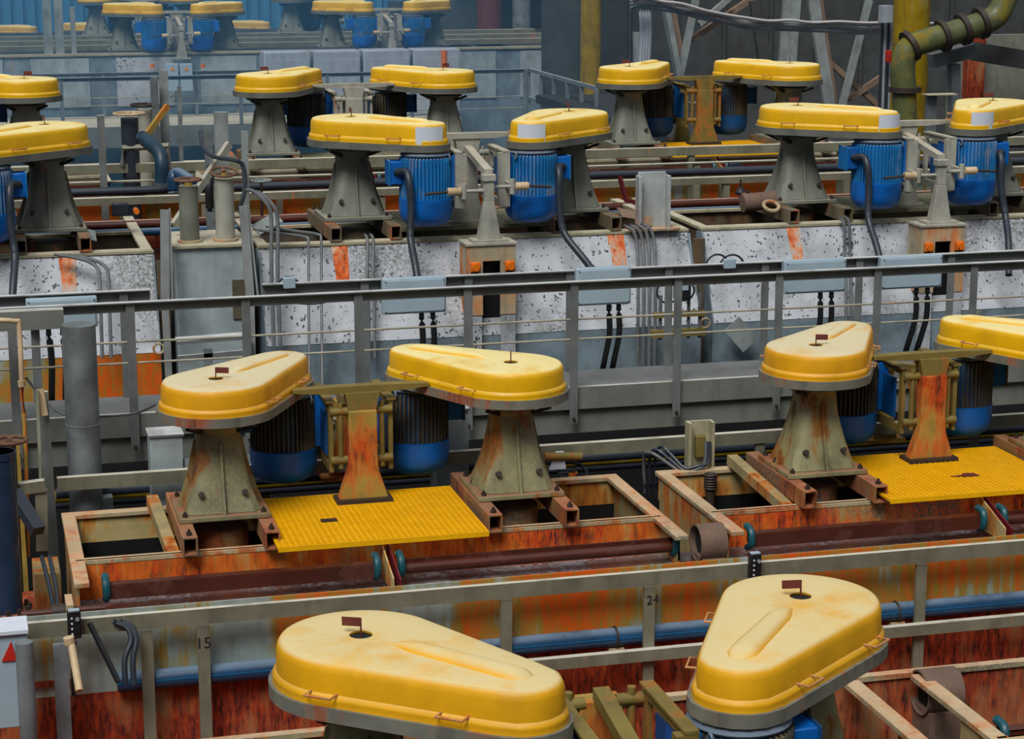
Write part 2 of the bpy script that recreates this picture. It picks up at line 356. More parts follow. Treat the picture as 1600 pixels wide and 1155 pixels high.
def make_cover(sx, mat, traymat, d):
    """belt guard: origin at the hub, z=0 is the bottom of the tray"""
    r = thing('belt_guard', '', 'belt guard', (0, 0, 0))
    def rot(p): return (p[0], p[1]*d)
    n = 96; m = MB(); rings = []
    hc = [rot((sx*HOLE*math.cos(2*PI*i/n), HOLE*math.sin(2*PI*i/n))) for i in range(n)]
    if sx < 0: hc = hc[::-1]
    def layer(inset, z):
        h = [rot(p) for p in hull(RW-inset, RN-inset, n, sx)]
        return m.ring([(x, y, z) for x, y in h])
    top = .335
    seq = [m.ring([(x, y, top-.006) for x, y in hc]), m.ring([(x, y, top+.006) for x, y in hc])]
    mid = [rot(p) for p in hull(RW-.04, RN-.04, n, sx)]
    for t, dz in ((.35, .008), (.7, .006)):
        seq.append(m.ring([(hc[i][0]*(1-t)+mid[i][0]*t, hc[i][1]*(1-t)+mid[i][1]*t, top+dz) for i in range(n)]))
    for ins, z in ((.045, top), (.022, top-.008), (.008, top-.028), (.0, top-.06), (-.004, .155), (-.022, .135), (-.026, .12), (-.022, .105), (-.03, .075), (-.03, .06)):
        seq.append(layer(ins, z))
    for a, b in zip(seq, seq[1:]): m.bridge(a, b)
    shell = m.build('cover_shell', mat, r)
    MB().cyl((0, 0, .2), (0, 0, top-.008), HOLE+.006, seg=24).build('well_shade', M['shade'], r)  # black plug stands in for the shade inside the hub hole
    # raised ridge on top towards the narrow end
    m = MB(); phi = math.atan2(LY, LX); ux, uy = math.cos(phi), math.sin(phi); prev = None
    for k in range(15):
        t = k/14; s_ = .24+t*.98; w = .075+.02*t; h = .045*min(1, math.sin(min(1, t*5)*PI/2), math.sin(min(1, (1-t)*9)*PI/2)+.0)+.001
        ring = []
        for j in range(7):
            a = PI*j/6; off = math.cos(a)*w*(.4+.6*min(1, t*5, (1-t)*9+.25)); zz = top+.002+h*math.sin(a)
            x = (ux*s_-uy*off); y = (uy*s_+ux*off); ring.append(rot((x*sx, y))+(zz,))
        ids = m.ring(ring)
        if prev: m.bridge(prev, ids, False)
        else: m.f.append(tuple(ids))
        prev = ids
    m.f.append(tuple(prev)); m.build('ridge', mat, shell)
    m = MB()
    for ins, z in ((-.045, .085), (-.05, .085), (-.05, .0), (.02, 0.0)):
        ids = m.ring([(x, y, z) for x, y in [rot(p) for p in hull(RW-ins, RN-ins, n, sx)]])
        if ins == -.045: m.f.append(tuple(ids)); prev = ids
        else: m.bridge(prev, ids); prev = ids
    m.f.append(tuple(prev)); m.build('tray', traymat, r)
    # U handles on the straight flanks
    be = math.acos((RW-RN)/LL)
    for side in (-1, 1):
        for dist in (.02, .85):
            na = phi+side*be; nx, ny = math.cos(na), math.sin(na); tx, ty = (ux, uy)
            tl = math.sin(be); txx, tyy = -ny*(-side)*1, nx*(-side)*1
            base = Vector((nx*RW+txx*dist, ny*RW+tyy*dist, .16))
            tv = Vector((txx, tyy, 0)); nv = Vector((nx, ny, 0))
            pts = [base-tv*.085-nv*.02, base-tv*.085+nv*.085, base+tv*.085+nv*.085, base+tv*.085-nv*.02]
            pts = [Vector(rot((p.x*sx, p.y))+(p.z,)) for p in pts]
            MB().tube(pts, .0085, 6, 0).build('handle', M['handle'], shell)
    return r
def make_pedestal(mat, d):
    """origin at hub, z=0 base plate underside, neck top at .87"""
    r = thing('agitator_pedestal', '', 'pedestal', (0, 0, 0))
    m = MB(); prev = None; n = 32
    def sq(w, z, k):   # superellipse ring
        pts = []
        for i in range(n):
            a = 2*PI*(i+.5)/n; c, s_ = math.cos(a), math.sin(a); p = (abs(c)**k+abs(s_)**k)**(-1/k)
            pts.append((w*p*c, w*p*s_, z))
        return m.ring(pts)
    for w, z, k in ((.345, .05, 14), (.30, .18, 10), (.265, .30, 8), (.24, .42, 6), (.215, .56, 4), (.205, .68, 3), (.21, .76, 2.3), (.26, .82, 2), (.30, .835, 2), (.30, .86, 2)):
        ids = sq(w, z, k)
        if prev: m.bridge(prev, ids)
        else: m.f.append(tuple(ids[::-1]))
        prev = ids
    m.f.append(tuple(prev)); m.build('pedestal_body', mat, r)
    MB().box(-.42, .42, -.42, .42, 0, .045).build('base_plate', mat, r, bevel=.006)
    for a in range(4):
        c, s_ = round(math.cos(a*PI/2)), round(math.sin(a*PI/2))
        poly = [(.30, .045), (.40, .045), (.39, .08), (.30, .34), (.225, .68), (.20, .68)]
        m = MB()
        A = [(x*c-(-.012)*s_, x*s_+(-.012)*c, z) for x, z in poly]; B = [(x*c-(.012)*s_, x*s_+(.012)*c, z) for x, z in poly]
        a1 = m.ring(A); b1 = m.ring(B); m.f.append(tuple(a1)); m.f.append(tuple(b1[::-1])); m.bridge(a1, b1); m.build('stiffener_rib', mat, r)
    m = MB()
    for x in (-.36, .36):
        for y in (-.36, 0.08, .36): m.cyl((x, y, .045), (x, y, .075), .026, seg=6).cyl((x, y, .07), (x, y, .095), .012, seg=6)
    for x in (-.2, .2): m.cyl((x, -.27*1, .22), (x, -.33, .24), .028, seg=8)
    m.build('bolt', M['bolt'], r, kind='stuff')
    m = MB()
    for a in range(4):
        t = PI/4+a*PI/2; c, s_ = math.cos(t), math.sin(t); m.bar((c*.24, s_*.24, .78), (c*.43, s_*.43, .85), .05, .03)
    m.build('tray_bracket', M['black'], r, kind='stuff')
    return r
def make_motor(finmat, domemat, sx, d, conduit=None):
    """origin on axis at the bottom of the cowl; sx: the terminal box is on -sx side"""
    r = thing('electric_motor', '', 'motor', (0, 0, 0))
    m = MB(); m.lathe((0, 0, 0), [(.285, .335), (.285, .84), (.26, .865)], 40)
    m.build('motor_body', finmat, r); m = MB()
    for i in range(44):
        a = 2*PI*i/44
        c, s_ = math.cos(a), math.sin(a); u = Vector((c, s_, 0)); v = Vector((-s_, c, 0))*.006
        z0, z1 = .345, .85; p = [u*.27, u*.322]
        m.hexa([tuple(p[0]-v+Vector((0, 0, z0))), tuple(p[1]-v+Vector((0, 0, z0))), tuple(p[1]+v+Vector((0, 0, z0))), tuple(p[0]+v+Vector((0, 0, z0)))],
               [tuple(p[0]-v+Vector((0, 0, z1))), tuple(p[1]-v+Vector((0, 0, z1-.02))), tuple(p[1]+v+Vector((0, 0, z1-.02))), tuple(p[0]+v+Vector((0, 0, z1)))])
    m.build('cooling_fins', M['fin_edge_c' if finmat == M['fin_blue'] else 'fin_edge'], r, kind='stuff')
    MB().lathe((0, 0, 0), [(.14, 0), (.22, .015), (.285, .06), (.318, .13), (.328, .2), (.33, .34), (.30, .345)], 40).build('fan_cowl', domemat, r)
    MB().lathe((0, 0, 0), [(.30, .855), (.31, .87), (.29, .895), (.2, .91), (.12, .95)], 32).build('top_flange', M['flange'], r)
    bx = -sx
    m = MB(); m.box(bx*.30, bx*.46, -.11, .13, .52, .80); b = m.build('terminal_box', domemat, r, bevel=.012)
    MB().box(bx*.455, bx*.475, -.12, .14, .51, .81).build('box_lid', finmat, b, bevel=.004)
    fx = sx
    m = MB(); m.box(fx*.29, fx*.375, -.16, -.12, .36, .86); m.box(fx*.29, fx*.375, .12, .16, .36, .86); m.box(fx*.36, fx*.385, -.2, .2, .33, .86)
    m.build('foot_plate', domemat, r)
    MB().torus((fx*.25, -.2*(1 if d > 0 else 1), .83), .035, .01, (1, 0, 0), 14, 6).build('lifting_eye', M['flange'], r)
    return r
def make_stand(mat, d, front_post=True, low=False):
    """frame between the two motors; origin at pair centre on the hub line, z=0 on the grating; d: +1 motors behind"""
    r = thing('motor_frame', '', 'frame', (0, 0, 0))
    Y = lambda y: y*d; fm_ = M['frame_y'] if mat == M['post'] else mat
    m = MB(); y0, y1 = Y(.18), Y(.32)
    m.xprism([(-.24, .03), (.24, .03), (.15, .30), (.135, .45), (.135, .90), (-.135, .90), (-.135, .45), (-.15, .30)], y0, y1)
    m.build('main_post', mat, r, bevel=.01)
    MB().box(-.27, .27, Y(.12), Y(.38), 0, .035).build('foot', M['bolt'] if d > 0 else mat, r)
    if not low: m = MB(); m.xprism([(-.13, .90), (.13, .90), (.15, 1.0), (.17, 1.07), (-.17, 1.07), (-.15, 1.0)], Y(.2), Y(.34)); m.build('head_bracket', fm_, r)
    m = MB()
    prof = [(-.66, 1.09), (-.3, 1.06), (.3, 1.06), (.66, 1.09), (.66, 1.12), (.3, 1.13), (-.3, 1.13), (-.66, 1.12)]
    m.xprism(prof, Y(.24), Y(.36))
    if not low: m.build('cross_bar', fm_, r)
    for s_ in (-1, 1):
        m = MB(); x0, x1 = s_*.27, s_*.31
        m.box(x0, x1, Y(.30), Y(.37), .28, .98); m.box(x0, x1, Y(1.02), Y(1.09), .28, .98); m.box(x0, x1, Y(.37), Y(1.02), .28, .36); m.box(x0, x1, Y(.37), Y(1.02), .90, .98)
        m.box(s_*.25, s_*.34, Y(.28), Y(1.11), .965, .985)
        m.box(s_*.2, s_*.34, Y(1.03), Y(1.11), .30, .96)
        hf = m.build('hinge_frame', fm_, r)
        MB().box(s_*.30, s_*.325, Y(.45), Y(.93), .42, .84).build('window_plate', M['dome_dark'], hf)
        for z in (.40, .88):
            MB().cyl((s_*.10, Y(.29), z), (s_*.30, Y(.29), z), .04, seg=10).build('hinge_sleeve', fm_, r)
        MB().cyl((s_*.20, Y(.29), .32), (s_*.20, Y(.29), .96), .028, seg=10).build('hinge_pin', fm_, r)
    if front_post:
        yy = 1.38; m = MB()
        m.hexa([(-.14, Y(yy-.07), -.04), (.14, Y(yy-.07), -.04), (.14, Y(yy+.07), -.04), (-.14, Y(yy+.07), -.04)], [(-.06, Y(yy-.05), .42), (.06, Y(yy-.05), .42), (.06, Y(yy+.05), .42), (-.06, Y(yy+.05), .42)])
        m.box(-.06, .06, Y(yy-.05), Y(yy+.05), .42, .66); m.box(-.08, .08, Y(yy-.07), Y(yy+.07), .66, .74)
        tp = m.build('tension_post', mat, r, bevel=.006)
        MB().box(-.22, .22, Y(yy-.13), Y(yy+.13), -.075, -.04).build('post_foot', mat, tp)
        MB().hexa([(-.05, Y(yy), .72), (.05, Y(yy), .72), (.05, Y(.3), .9), (-.05, Y(.3), .9)], [(-.05, Y(yy), .80), (.05, Y(yy), .80), (.05, Y(.3), .98), (-.05, Y(.3), .98)]).build('tie_bar', fm_, r)
        for s_ in (-1, 1):
            yr = Y(yy-.02); z = .56+.02*s_
            MB().cyl((s_*.04, yr, z), (s_*.36, yr, z), .022, seg=10).build('tension_rod', M['post_grey'], r)
            MB().cyl((s_*.34, yr, z), (s_*.50, yr, z), .05, seg=14).build('spring_sleeve', M['creampipe'], r)
            m = MB(); m.tube([(s_*.5, yr, z), (s_*.78, yr, z-.02)], .016, 8, 0, ripple=.012); m.build('screw_rod', M['bolt'], r)
            MB().cyl((s_*.30, yr, z-.09), (s_*.30, yr, z+.09), .035, seg=10).build('rod_clevis', mat, r)
            MB().box(s_*.27, s_*.33, Y(1.1), yr, z-.04, z+.04).build('clevis_arm', mat, r)
    return r

ORD = {0: 'leftmost', 1: 'second from left', 2: 'third from left', 3: 'fourth from left', 4: 'rightmost'}
ROWS = [  # key, hubY, zoff, dir, hubs(x,sx), phrase, look
 ('A', 11.61, 0.0, -1, [(2.13, 1), (4.94, -1)], 'in the nearest row'),
 ('B', 18.78, 0.0, 1, [(2.13, 1), (4.94, -1), (8.07, 1), (10.88, -1)], 'of the rusty row'),
 ('C', 25.53, 1.71, -1, [(.95, -1), (4.67, 1), (7.48, -1), (10.61, 1), (13.42, -1)], 'above the speckled white wall'),
 ('D', 32.70, 1.71, 1, [(.95, -1), (4.67, 1), (7.48, -1), (10.61, 1), (13.42, -1)], 'behind the papered covers'),
 ('E', 57.0, 1.78, -1, [(P(190, 3, 57).x, 1), (P(350, 3, 57).x, -1), (P(517, 3, 57).x, 1), (P(675, 3, 57).x, -1)], 'in the hazy far row'),
 ('G', 64.2, 1.78, 1, [(P(150, 3, 64).x, 1), (P(290, 3, 64).x, -1), (P(455, 3, 64).x, 1)], 'at the top edge'),
]
def ordn(i, n): 
    if i == n-1: return 'rightmost'
    return ORD[i]
protos = {}
def get(kind, key, fn):
    k = (kind,)+key
    if k in protos: return protos[k], False
    protos[k] = fn(); return protos[k], True
def place(kind, key, fn, loc, label, group=None):
    o, first = get(kind, key, fn)
    if first: o.location = loc; o['label'] = label
    else: o = dup(o, loc, label)
    if group: o['group'] = group
    return o
GN = {'A': 'nearest row', 'B': 'rusty row', 'C': 'row above the speckled wall', 'D': 'row behind the papered covers', 'E': 'hazy far row', 'G': 'rearmost row'}
STANDS = []
for key, hy, zo, d, hubs, ph in ROWS:
    n = len(hubs)
    rusty = key in 'AB'
    for i, (hx, sx) in enumerate(hubs):
        o_ = ordn(i, n) if not (key == 'A') else ('left' if i == 0 else 'right')
        cm = 'cover_near' if key == 'A' else ('cover_grey' if (key == 'B' and i in (0, 2)) else 'cover')
        tm = 'tray' if rusty else 'tray_grey'
        desc = {'A': 'large dusty yellow teardrop belt guard, ', 'B': 'dusty yellow teardrop belt guard, ', 'C': 'yellow teardrop belt guard, ', 'D': 'yellow teardrop belt guard, ', 'E': 'small yellow belt guard in blue haze, ', 'G': 'tiny yellow belt guard, '}[key]
        place('cover', (sx, cm, tm, d), lambda: make_cover(sx, M[cm], M[tm], d), (hx, hy, 4.435+zo), desc+o_+' '+ph, 'belt guards of the '+GN[key])
        pm = 'ped' if rusty else 'ped_grey'
        place('ped', (pm, d), lambda: make_pedestal(M[pm], d), (hx, hy, 3.53+zo), ('rust-stained cream' if rusty else 'grey')+' flared pedestal under the '+o_+' cover '+ph, 'pedestals of the '+GN[key])
        mx, my = hx+LX*sx, hy+LY*d
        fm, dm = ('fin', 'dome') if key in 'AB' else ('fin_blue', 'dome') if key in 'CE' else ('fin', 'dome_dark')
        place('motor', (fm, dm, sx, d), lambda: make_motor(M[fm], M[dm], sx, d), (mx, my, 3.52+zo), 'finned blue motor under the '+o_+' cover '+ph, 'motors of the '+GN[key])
        # little flag on the turning shaft
        if key in 'ABCD':
            zt = 4.77+zo
            f = thing('shaft_flag', 'small brown flag on the '+o_+' cover '+ph, 'flag', (hx, hy, zt-.2), 'flags on the turning shafts')
            MB().cyl((hx, hy, zt-.2), (hx, hy, zt+.11), .006, seg=6).build('rod', M['flag'], f)
            if not (key == 'B' and i == 1):
                a = {'A': (2.6, 2.9), 'B': (-.2, 0, -.15, 0), 'C': (1.7, 1.6, 1.5, 2.9, 2.9), 'D': (0, 2.9, .4, 2.8, 1.2)}[key][i]
                dx, dy = math.cos(a)*.12, math.sin(a)*.12
                MB().bar((hx, hy, zt+.085), (hx+dx, hy+dy, zt+.08), .004, .055).build('flag_cloth', M['flag'], f)
    # stands between pairs
    cs = []
    for i, (hx, sx) in enumerate(hubs):
        if sx == 1: cs.append(hx+1.405)
        elif i == 0: cs.append(hx-1.405)
    for i, cxx in enumerate(cs):
        sm = 'post' if key in 'AB' else 'post_grey'
        if key == 'D' and i == 2: sm = 'frame_y'
        o_ = ordn(i, len(cs)) if len(cs) > 1 else 'only'
        place('stand', (sm, d, key == 'A'), lambda: make_stand(M[sm], d, True, key == 'A'), (cxx, hy, 3.44+zo), ('rust-streaked yellow' if sm == 'post' else 'brown' if sm == 'frame_y' else 'grey')+' frame carrying a motor pair, '+o_+' '+ph, 'motor frames of the '+GN[key])
        STANDS.append((key, cxx, hy, zo, d))
# remaining distant guards below the far row
for i, (px, py, Y, w) in enumerate([(12, 40, 78, 'at the left edge below the far tanks'), (120, 36, 79, 'between the far grey posts'), (376, 33, 80, 'before the blue corrugated wall')]):
    p = P(px, py, Y); place('cover', (1, 'cover', 'tray_grey', -1), None, (p.x, Y, p.z-.33), 'tiny distant yellow belt guard '+w, 'belt guards beyond the far row')
    place('ped', ('ped_grey', -1), None, (p.x, Y, p.z-.33-.905), 'tiny distant grey pedestal '+w, 'pedestals beyond the far row')
    b = MB(); b.box(p.x-.95, p.x+.95, Y-1, Y+1.2, 0, p.z-1.235); b.build('tank_block', M['wall_b'], None, bevel=.02, label='low pale tank '+w, cat='tank', group='low tanks beyond the far row')

# ------------------------------------------------------------------ tanks
def tank(x0, x1, hy, zo, d, inner, outer, hubs, look, ph, diag=True):
    """hy hub line; outer wall at hy+d*outer, inner bar at hy+d*inner"""
    Y = lambda l: hy+d*l
    r = thing('flotation_tank', look+' '+ph, 'tank', ((x0+x1)/2, Y((inner+outer)/2), 0), 'flotation tanks')
    rust = look.startswith('rust'); zt = 3.35+zo
    rim = M['rim'] if rust else M['rim_clean']
    for nm, a in (('rim_bar', (x0, x1, Y(outer-.06), Y(outer+.06))), ('rim_bar', (x0, x0+.13, Y(inner-(.68 if d > 0 else 1.3)), Y(outer-.06))), ('rim_bar', (x1-.13, x1, Y(inner-(.68 if d > 0 else 1.3)), Y(outer-.06))), ('rim_bar', (x0+.13, x1-.13, Y(inner-.035), Y(inner+.05)))):
        MB().box(a[0], a[1], a[2], a[3], zt-.045, zt).build(nm, rim, r, bevel=.006)
    zb = .0
    if d > 0: MB().box(x0+.02, x1-.02, Y(outer-.03), Y(outer), zt-.29, zt-.045).build('back_plate', M['inner'], r)
    MB().box(x0+.02, x0+.05, Y(inner-.5), Y(outer-.04), zb, zt-.045).build('side_plate', M['sideplate'] if rust else M['dimplate'], r)
    MB().box(x1-.05, x1-.02, Y(inner-.5), Y(outer-.04), zb, zt-.045).build('side_plate', M['sideplate'] if rust else M['dimplate'], r)
    MB().box(x0+.05, x1-.05, Y(inner-.03), Y(inner), zt-.5, zt+.0).build('lip_plate', M['rust_hot'] if rust else M['dimplate'], r)
    MB().box(x0+.05, x1-.05, Y(inner), Y(outer-.04), zt-1.3, zt-1.26).build('slurry', M['slurry'], r)
    if d > 0: MB().box(x0+.02, x1-.02, Y(outer-.03), Y(outer), zb, zt-.29).build('lower_back_shade', M['black'], r)  # black colour paints in the shade of the tank's lower depth
    bmm = M['beam'] if rust else M['beam_grey']
    for hx in hubs:
        for s_ in (-1, 1):
            b = MB(); b.hollow((hx+s_*.37, Y(inner-.16), zt+.09), (hx+s_*.37, Y(outer-.1 if d > 0 else outer+.1), zt+.09), .135, .17); b.build('support_beam', bmm, r)
            m = MB(); yy = Y(inner-.08); m.cyl((hx+s_*.37, yy, zt+.175), (hx+s_*.37, yy, zt+.205), .028, seg=6).cyl((hx+s_*.37, yy, zt+.2), (hx+s_*.37, yy, zt+.23), .013, seg=6); m.build('bolt', M['bolt'], r)
        m = MB(); m.lathe((hx, hy, zt-.6), [(.26, 0), (.26, .62)], 20); m.build('shaft_housing', bmm, r)
    if diag and d > 0:
        hx = hubs[0]
        m = MB(); m.bar((hx-.56, Y(outer-.02), zt+.09), (hx-.50, Y(inner+.05), zt-.06), .11, .10); m.build('diagonal_strut', M['sideplate'] if rust else M['beam_grey'], r)
    # scraper shaft with paddles in the launder
    xm = (x0+x1)/2; ys = Y(inner-.40); zs = zt-.06
    for a, b_, nm in ((x0+.28, xm-.10, 'left'), (xm+.12, x1-.05, 'right')):
        m = MB(); m.cyl((a, ys, zs-.13), (b_, ys, zs-.13), .04 if nm == 'left' else .05, seg=12); m.build('scraper_shaft', M['shaft'], r)
        m = MB(); m.bar((a, ys+d*.04, zs-.10), (b_, ys+d*.04, zs-.10), .02, .10, (0, 0, 1))
        if nm == 'left': m.bar((a, ys-d*.05, zs-.12), (b_, ys-d*.05, zs-.12), .02, .12, (0, 0, 1)); m.bar((a, ys, zs-.055), (b_, ys, zs-.055), .1, .012)
        m.build('scraper_blade', M['shaft'], r)
        for xx in (a, b_):
            m = MB(); m.tube([(xx, ys+.06, zs-.0), (xx, ys-.06, zs-.02), (xx, ys-.08, zs-.14), (xx, ys+.02, zs-.2)], .035, 8); m.build('bearing_strap', M['teal'], r)
    m = MB(); m.yprism([(Y(inner-.08), zt+.06), (Y(inner-.08), zt-.3), (Y(inner-.75), zt-.3), (Y(inner-.75), zt-.16)], xm-.02, xm-.005); m.build('divider_plate', M['inner'], r)
    m = MB(); m.yprism([(Y(inner-.18), zt+.02), (Y(inner-.18), zt-.3), (Y(inner-.78), zt-.3), (Y(inner-.78), zt-.16)], xm+.04, xm+.055); m.build('divider_plate', M['maroon'], r)
    MB().box(x1-.04, x1-.02, Y(inner-.05), Y(inner-.5), zt-.3, zt-.05).build('end_plate', M['maroon'], r)
    return r
def grating(x0, x1, y0, y1, z, label, mat, pitch=.058, split=2, notch=None):
    r = thing('floor_grating', label, 'grating', ((x0+x1)/2, (y0+y1)/2, z), 'yellow floor gratings')
    w = (x1-x0)/split
    for s_ in range(split):
        a = x0+s_*w; b = a+w-.012; m = MB(); n = round((b-a)/pitch); k = round((y1-y0)/pitch)
        for i in range(n+1): x = a+(b-a)*i/n; m.box(x-.008, x+.008, y0, y1, z+.014, z+.04)
        for j in range(k+1): y = y0+(y1-y0)*j/k; m.box(a, b, y-.009, y+.009, z+.015, z+.041)
        m.build('grating_mesh', mat, r, kind='stuff')
        MB().box(a-.005, b+.005, y0-.012, y0-.004, z-.005, z+.042).build('edge_strip', mat, r)
    return r
TB = [(.71, 6.28), (6.70, 12.27), (12.69, 18.2)]
tank(.71, 6.28, 18.78, 0, 1, -.69, .80, (2.13, 4.94), 'rusty orange and cream open tank', 'left of the rusty row, under two dusty belt guards')
tank(6.70, 12.27, 18.78, 0, 1, -.69, .80, (8.07, 10.88), 'rusty orange and cream open tank', 'right of the rusty row, with the second grating')
tank(.71, 6.28, 11.61, 0, -1, -.69, .80, (2.13, 4.94), 'rusty cream tank mostly cut off', 'under the two nearest belt guards', False)
tank(6.70, 12.27, 11.61, 0, -1, -.69, .80, (8.2,), 'rusty cream tank corner', 'at the lower right edge', False)
grating(2.52, 4.46, 17.72, 19.30, 3.40, 'yellow square-mesh grating between the two left pedestals of the rusty row', M['grate'])
grating(8.46, 10.40, 17.76, 19.34, 3.40, 'yellow square-mesh grating at the right edge of the rusty row', M['grate'])
# dark hand-hold plates on the gratings
MB().box(3.02, 3.17, 18.38, 18.46, 3.441, 3.452).build('cover_plate', M['bolt'], label='small dark plate lying on the left yellow grating', cat='plate')
MB().prism([(9.38, 18.34), (9.50, 18.36), (9.56, 18.42), (9.66, 18.40), (9.68, 18.30), (9.56, 18.30), (9.5, 18.33)], 3.441, 3.45).build('rust_flake', M['flag'], label='rusty brown flake lying on the right yellow grating', cat='debris')
# lip brackets under the grating edge
def launder(y, zo, x0, x1, ribs, mat, label, name='launder_wall', thick=.02, back=True, group=None):
    z = 3.28+zo
    r = thing(name, label, 'wall', ((x0+x1)/2, y, 0), group)
    MB().box(x0, x1, y+.16, y+.18, 2.55 if zo == 0 else 0, z-.012).build('wall_plate', mat, r)
    if zo == 0:
        MB().box(x0, x1, y+.16, y+.18, 0, 2.55).build('lower_wall_plate', M['launder_red'], r)
        m = MB(); m.box(x0+4.5, x1, y-.11, y-.04, 2.56, 2.575); m.box(x0+4.5, x1, y-.11, y-.095, 2.47, 2.56); m.build('lower_angle', M['angle'], r)
    m = MB(); m.box(x0, x1, y-.055, y-.0, z-.012, z+.004); m.box(x0, x1, y-.055, y-.035, z-.13, z-.012); m.build('top_angle', M['angle'], r)
    for x in ribs:
        m = MB(); m.box(x-.05, x+.05, y-.04, y-.0, .5, z-.15); m.build('rib', M['angle'], r)
    return r
launder(16.72, 0, -1.2, 14, [1.25, 1.72, 3.0, 4.35, 5.66, 7.02, 8.29, 9.6], M['launder'], 'long rust-streaked wall with cream top angle and upright ribs')
fr = thing('launder_froth', 'wet grey froth lying in the long trough behind the streaked wall', 'froth', (6, 17.1, 0))
m = MB(); m.box(.75, 12.3, 17.0, 18.0, 2.9, 3.0); m.build('froth_surface', M['froth'], fr, kind='stuff')
r = thing('trough_wall', 'dark red trough wall with rusty top bar at the lower right', 'wall', (6, 13.7, 0))
MB().box(-1, 14, 13.68, 13.70, 0, 3.30).build('wall_plate', M['launder_red'], r); MB().box(-1, 14, 13.66, 13.74, 3.30, 3.34).build('top_bar', M['rim'], r)
MB().box(.75, 12.3, 12.4, 13.66, 2.75, 2.8).build('wet_trough_floor', M['slurry'], label='dark wet trough floor beside the nearest tanks', cat='trough')
MB().box(-2, 14, 14.75, 16.65, 1.6, 1.66).build('gangway_plate', M['launder_red'], label='rusty floor strip under the long blue pipe', cat='floor plate')
# writing
def text(s, size, loc, rot, mat, name, label, cat='writing', ext=.001):
    cu = bpy.data.curves.new(name, 'FONT'); cu.body = s; cu.size = size; cu.extrude = ext; cu.align_x = 'CENTER'; cu.align_y = 'CENTER'
    o = bpy.data.objects.new(name, cu); C.objects.link(o)
    dg = bpy.context.evaluated_depsgraph_get(); me = bpy.data.meshes.new_from_object(o.evaluated_get(dg)); bpy.data.objects.remove(o)
    o = bpy.data.objects.new(name, me); C.objects.link(o); o.location = loc; o.rotation_euler = rot; me.materials.clear(); me.materials.append(mat)
    return tag(o, label, cat)
text('24', .12, P(1020, 938, 16.678), (PI/2, 0, .1), M['ink'], 'painted_number', 'handwritten black 24 on an upright rib of the streaked wall')
text('15', .14, P(318, 1006, 16.678), (PI/2, 0, 0), M['ink'], 'painted_number', 'black 15 on an upright rib of the streaked wall at left')
# the blue pipe
r = thing('blue_pipe', 'long blue-grey pipe with a light blue stripe along the streaked wall', 'pipe', (6, 16.80, 2.655))
MB().cyl((1.0, 16.80, 2.655), (14, 16.80, 2.655), .085, seg=20).build('pipe', M['bluepipe'], r)
MB().bar((1.0, 16.72, 2.665), (14, 16.72, 2.665), .006, .014).build('stripe', M['stripe'], r)
for x in (3.1, 5.38, 8.1):
    MB().torus((x, 16.80, 2.655), .09, .012, (1, 0, 0), 18, 6).build('pipe_strap', M['bolt'], r)
for x in (3.1, 5.38, 8.1):
    m = MB(); m.box(x-.07, x+.07, 16.74, 16.92, 2.53, 2.565); m.build('pipe_bracket', M['rim'], label='small rusty bracket holding the blue pipe, '+('left of the nearest covers' if x < 4 else 'beside the post marked 24' if x < 6 else 'right of the near right cover'), cat='bracket', group='blue pipe brackets')
# pipe stubs bridging the tanks
for (x0, x1, y, z, w) in ((6.36, 6.62, 17.45, 3.26, 'between the two tanks of the rusty row'), (6.75, 7.05, 13.55, 3.22, 'at the corner of the near right tank')):
    r = thing('pipe_stub', 'dusty brown pipe stub with dark open end '+w, 'pipe', ((x0+x1)/2, y, z-.3))
    m = MB(); prev = None; seg = 24
    for (x, rr) in ((x0, .16), (x0, .175), (x1, .175), (x1, .16), (x0, .16)):
        k = m.ring([(x, y+rr*math.cos(2*PI*i/seg), z+rr*math.sin(2*PI*i/seg)) for i in range(seg)])
        if prev: m.bridge(prev, k)
        prev = k
    m.build('pipe', M['stub'], r)
    MB().cyl((x0+.06, y, z), (x1-.01, y, z), .158, seg=24).build('bore_shade', M['shade'], r)  # black disc stands in for the shade inside the pipe
    MB().box(x0+.02, x1-.02, y-.16, y+.16, 2.6, z-.12).build('saddle', M['stub'], r)
# push button stations
def station(p, label, w=.11, h=.24):
    r = thing('button_station', label, 'switch', (p.x, p.y, p.z-h/2), 'black push button stations')
    MB().box(p.x-w/2, p.x+w/2, p.y-.035, p.y+.035, p.z-h/2, p.z+h/2).build('housing', M['black'], r, bevel=.012); hs = r.children[-1] if r.children else r
    m = MB(); m.box(p.x-w/2+.01, p.x+w/2-.01, p.y-.03, p.y+.03, p.z+h/2-.004, p.z+h/2+.004); m.build('cap', M['jbox'], r)
    for k in range(4): MB().cyl((p.x-.02, p.y-.036, p.z+.06-k*.045), (p.x-.02, p.y-.042, p.z+.06-k*.045), .009, seg=10).build('button', M['paper'], r)
    MB().cyl((p.x+.025, p.y-.036, p.z+.05), (p.x+.025, p.y-.05, p.z+.05), .017, seg=12).build('selector', M['steel'], r)
    MB().tube([(p.x, p.y, p.z-h/2), (p.x-.02, p.y-.01, p.z-h/2-.15), (p.x-.03, p.y, p.z-h/2-.5)], .02, 8).build('cable', M['black'], r)
station(P(116, 975, 16.6), 'black push button station on the wall angle, at left')
station(P(1179, 884, 16.6), 'black push button station on the wall angle, behind the near right belt guard')

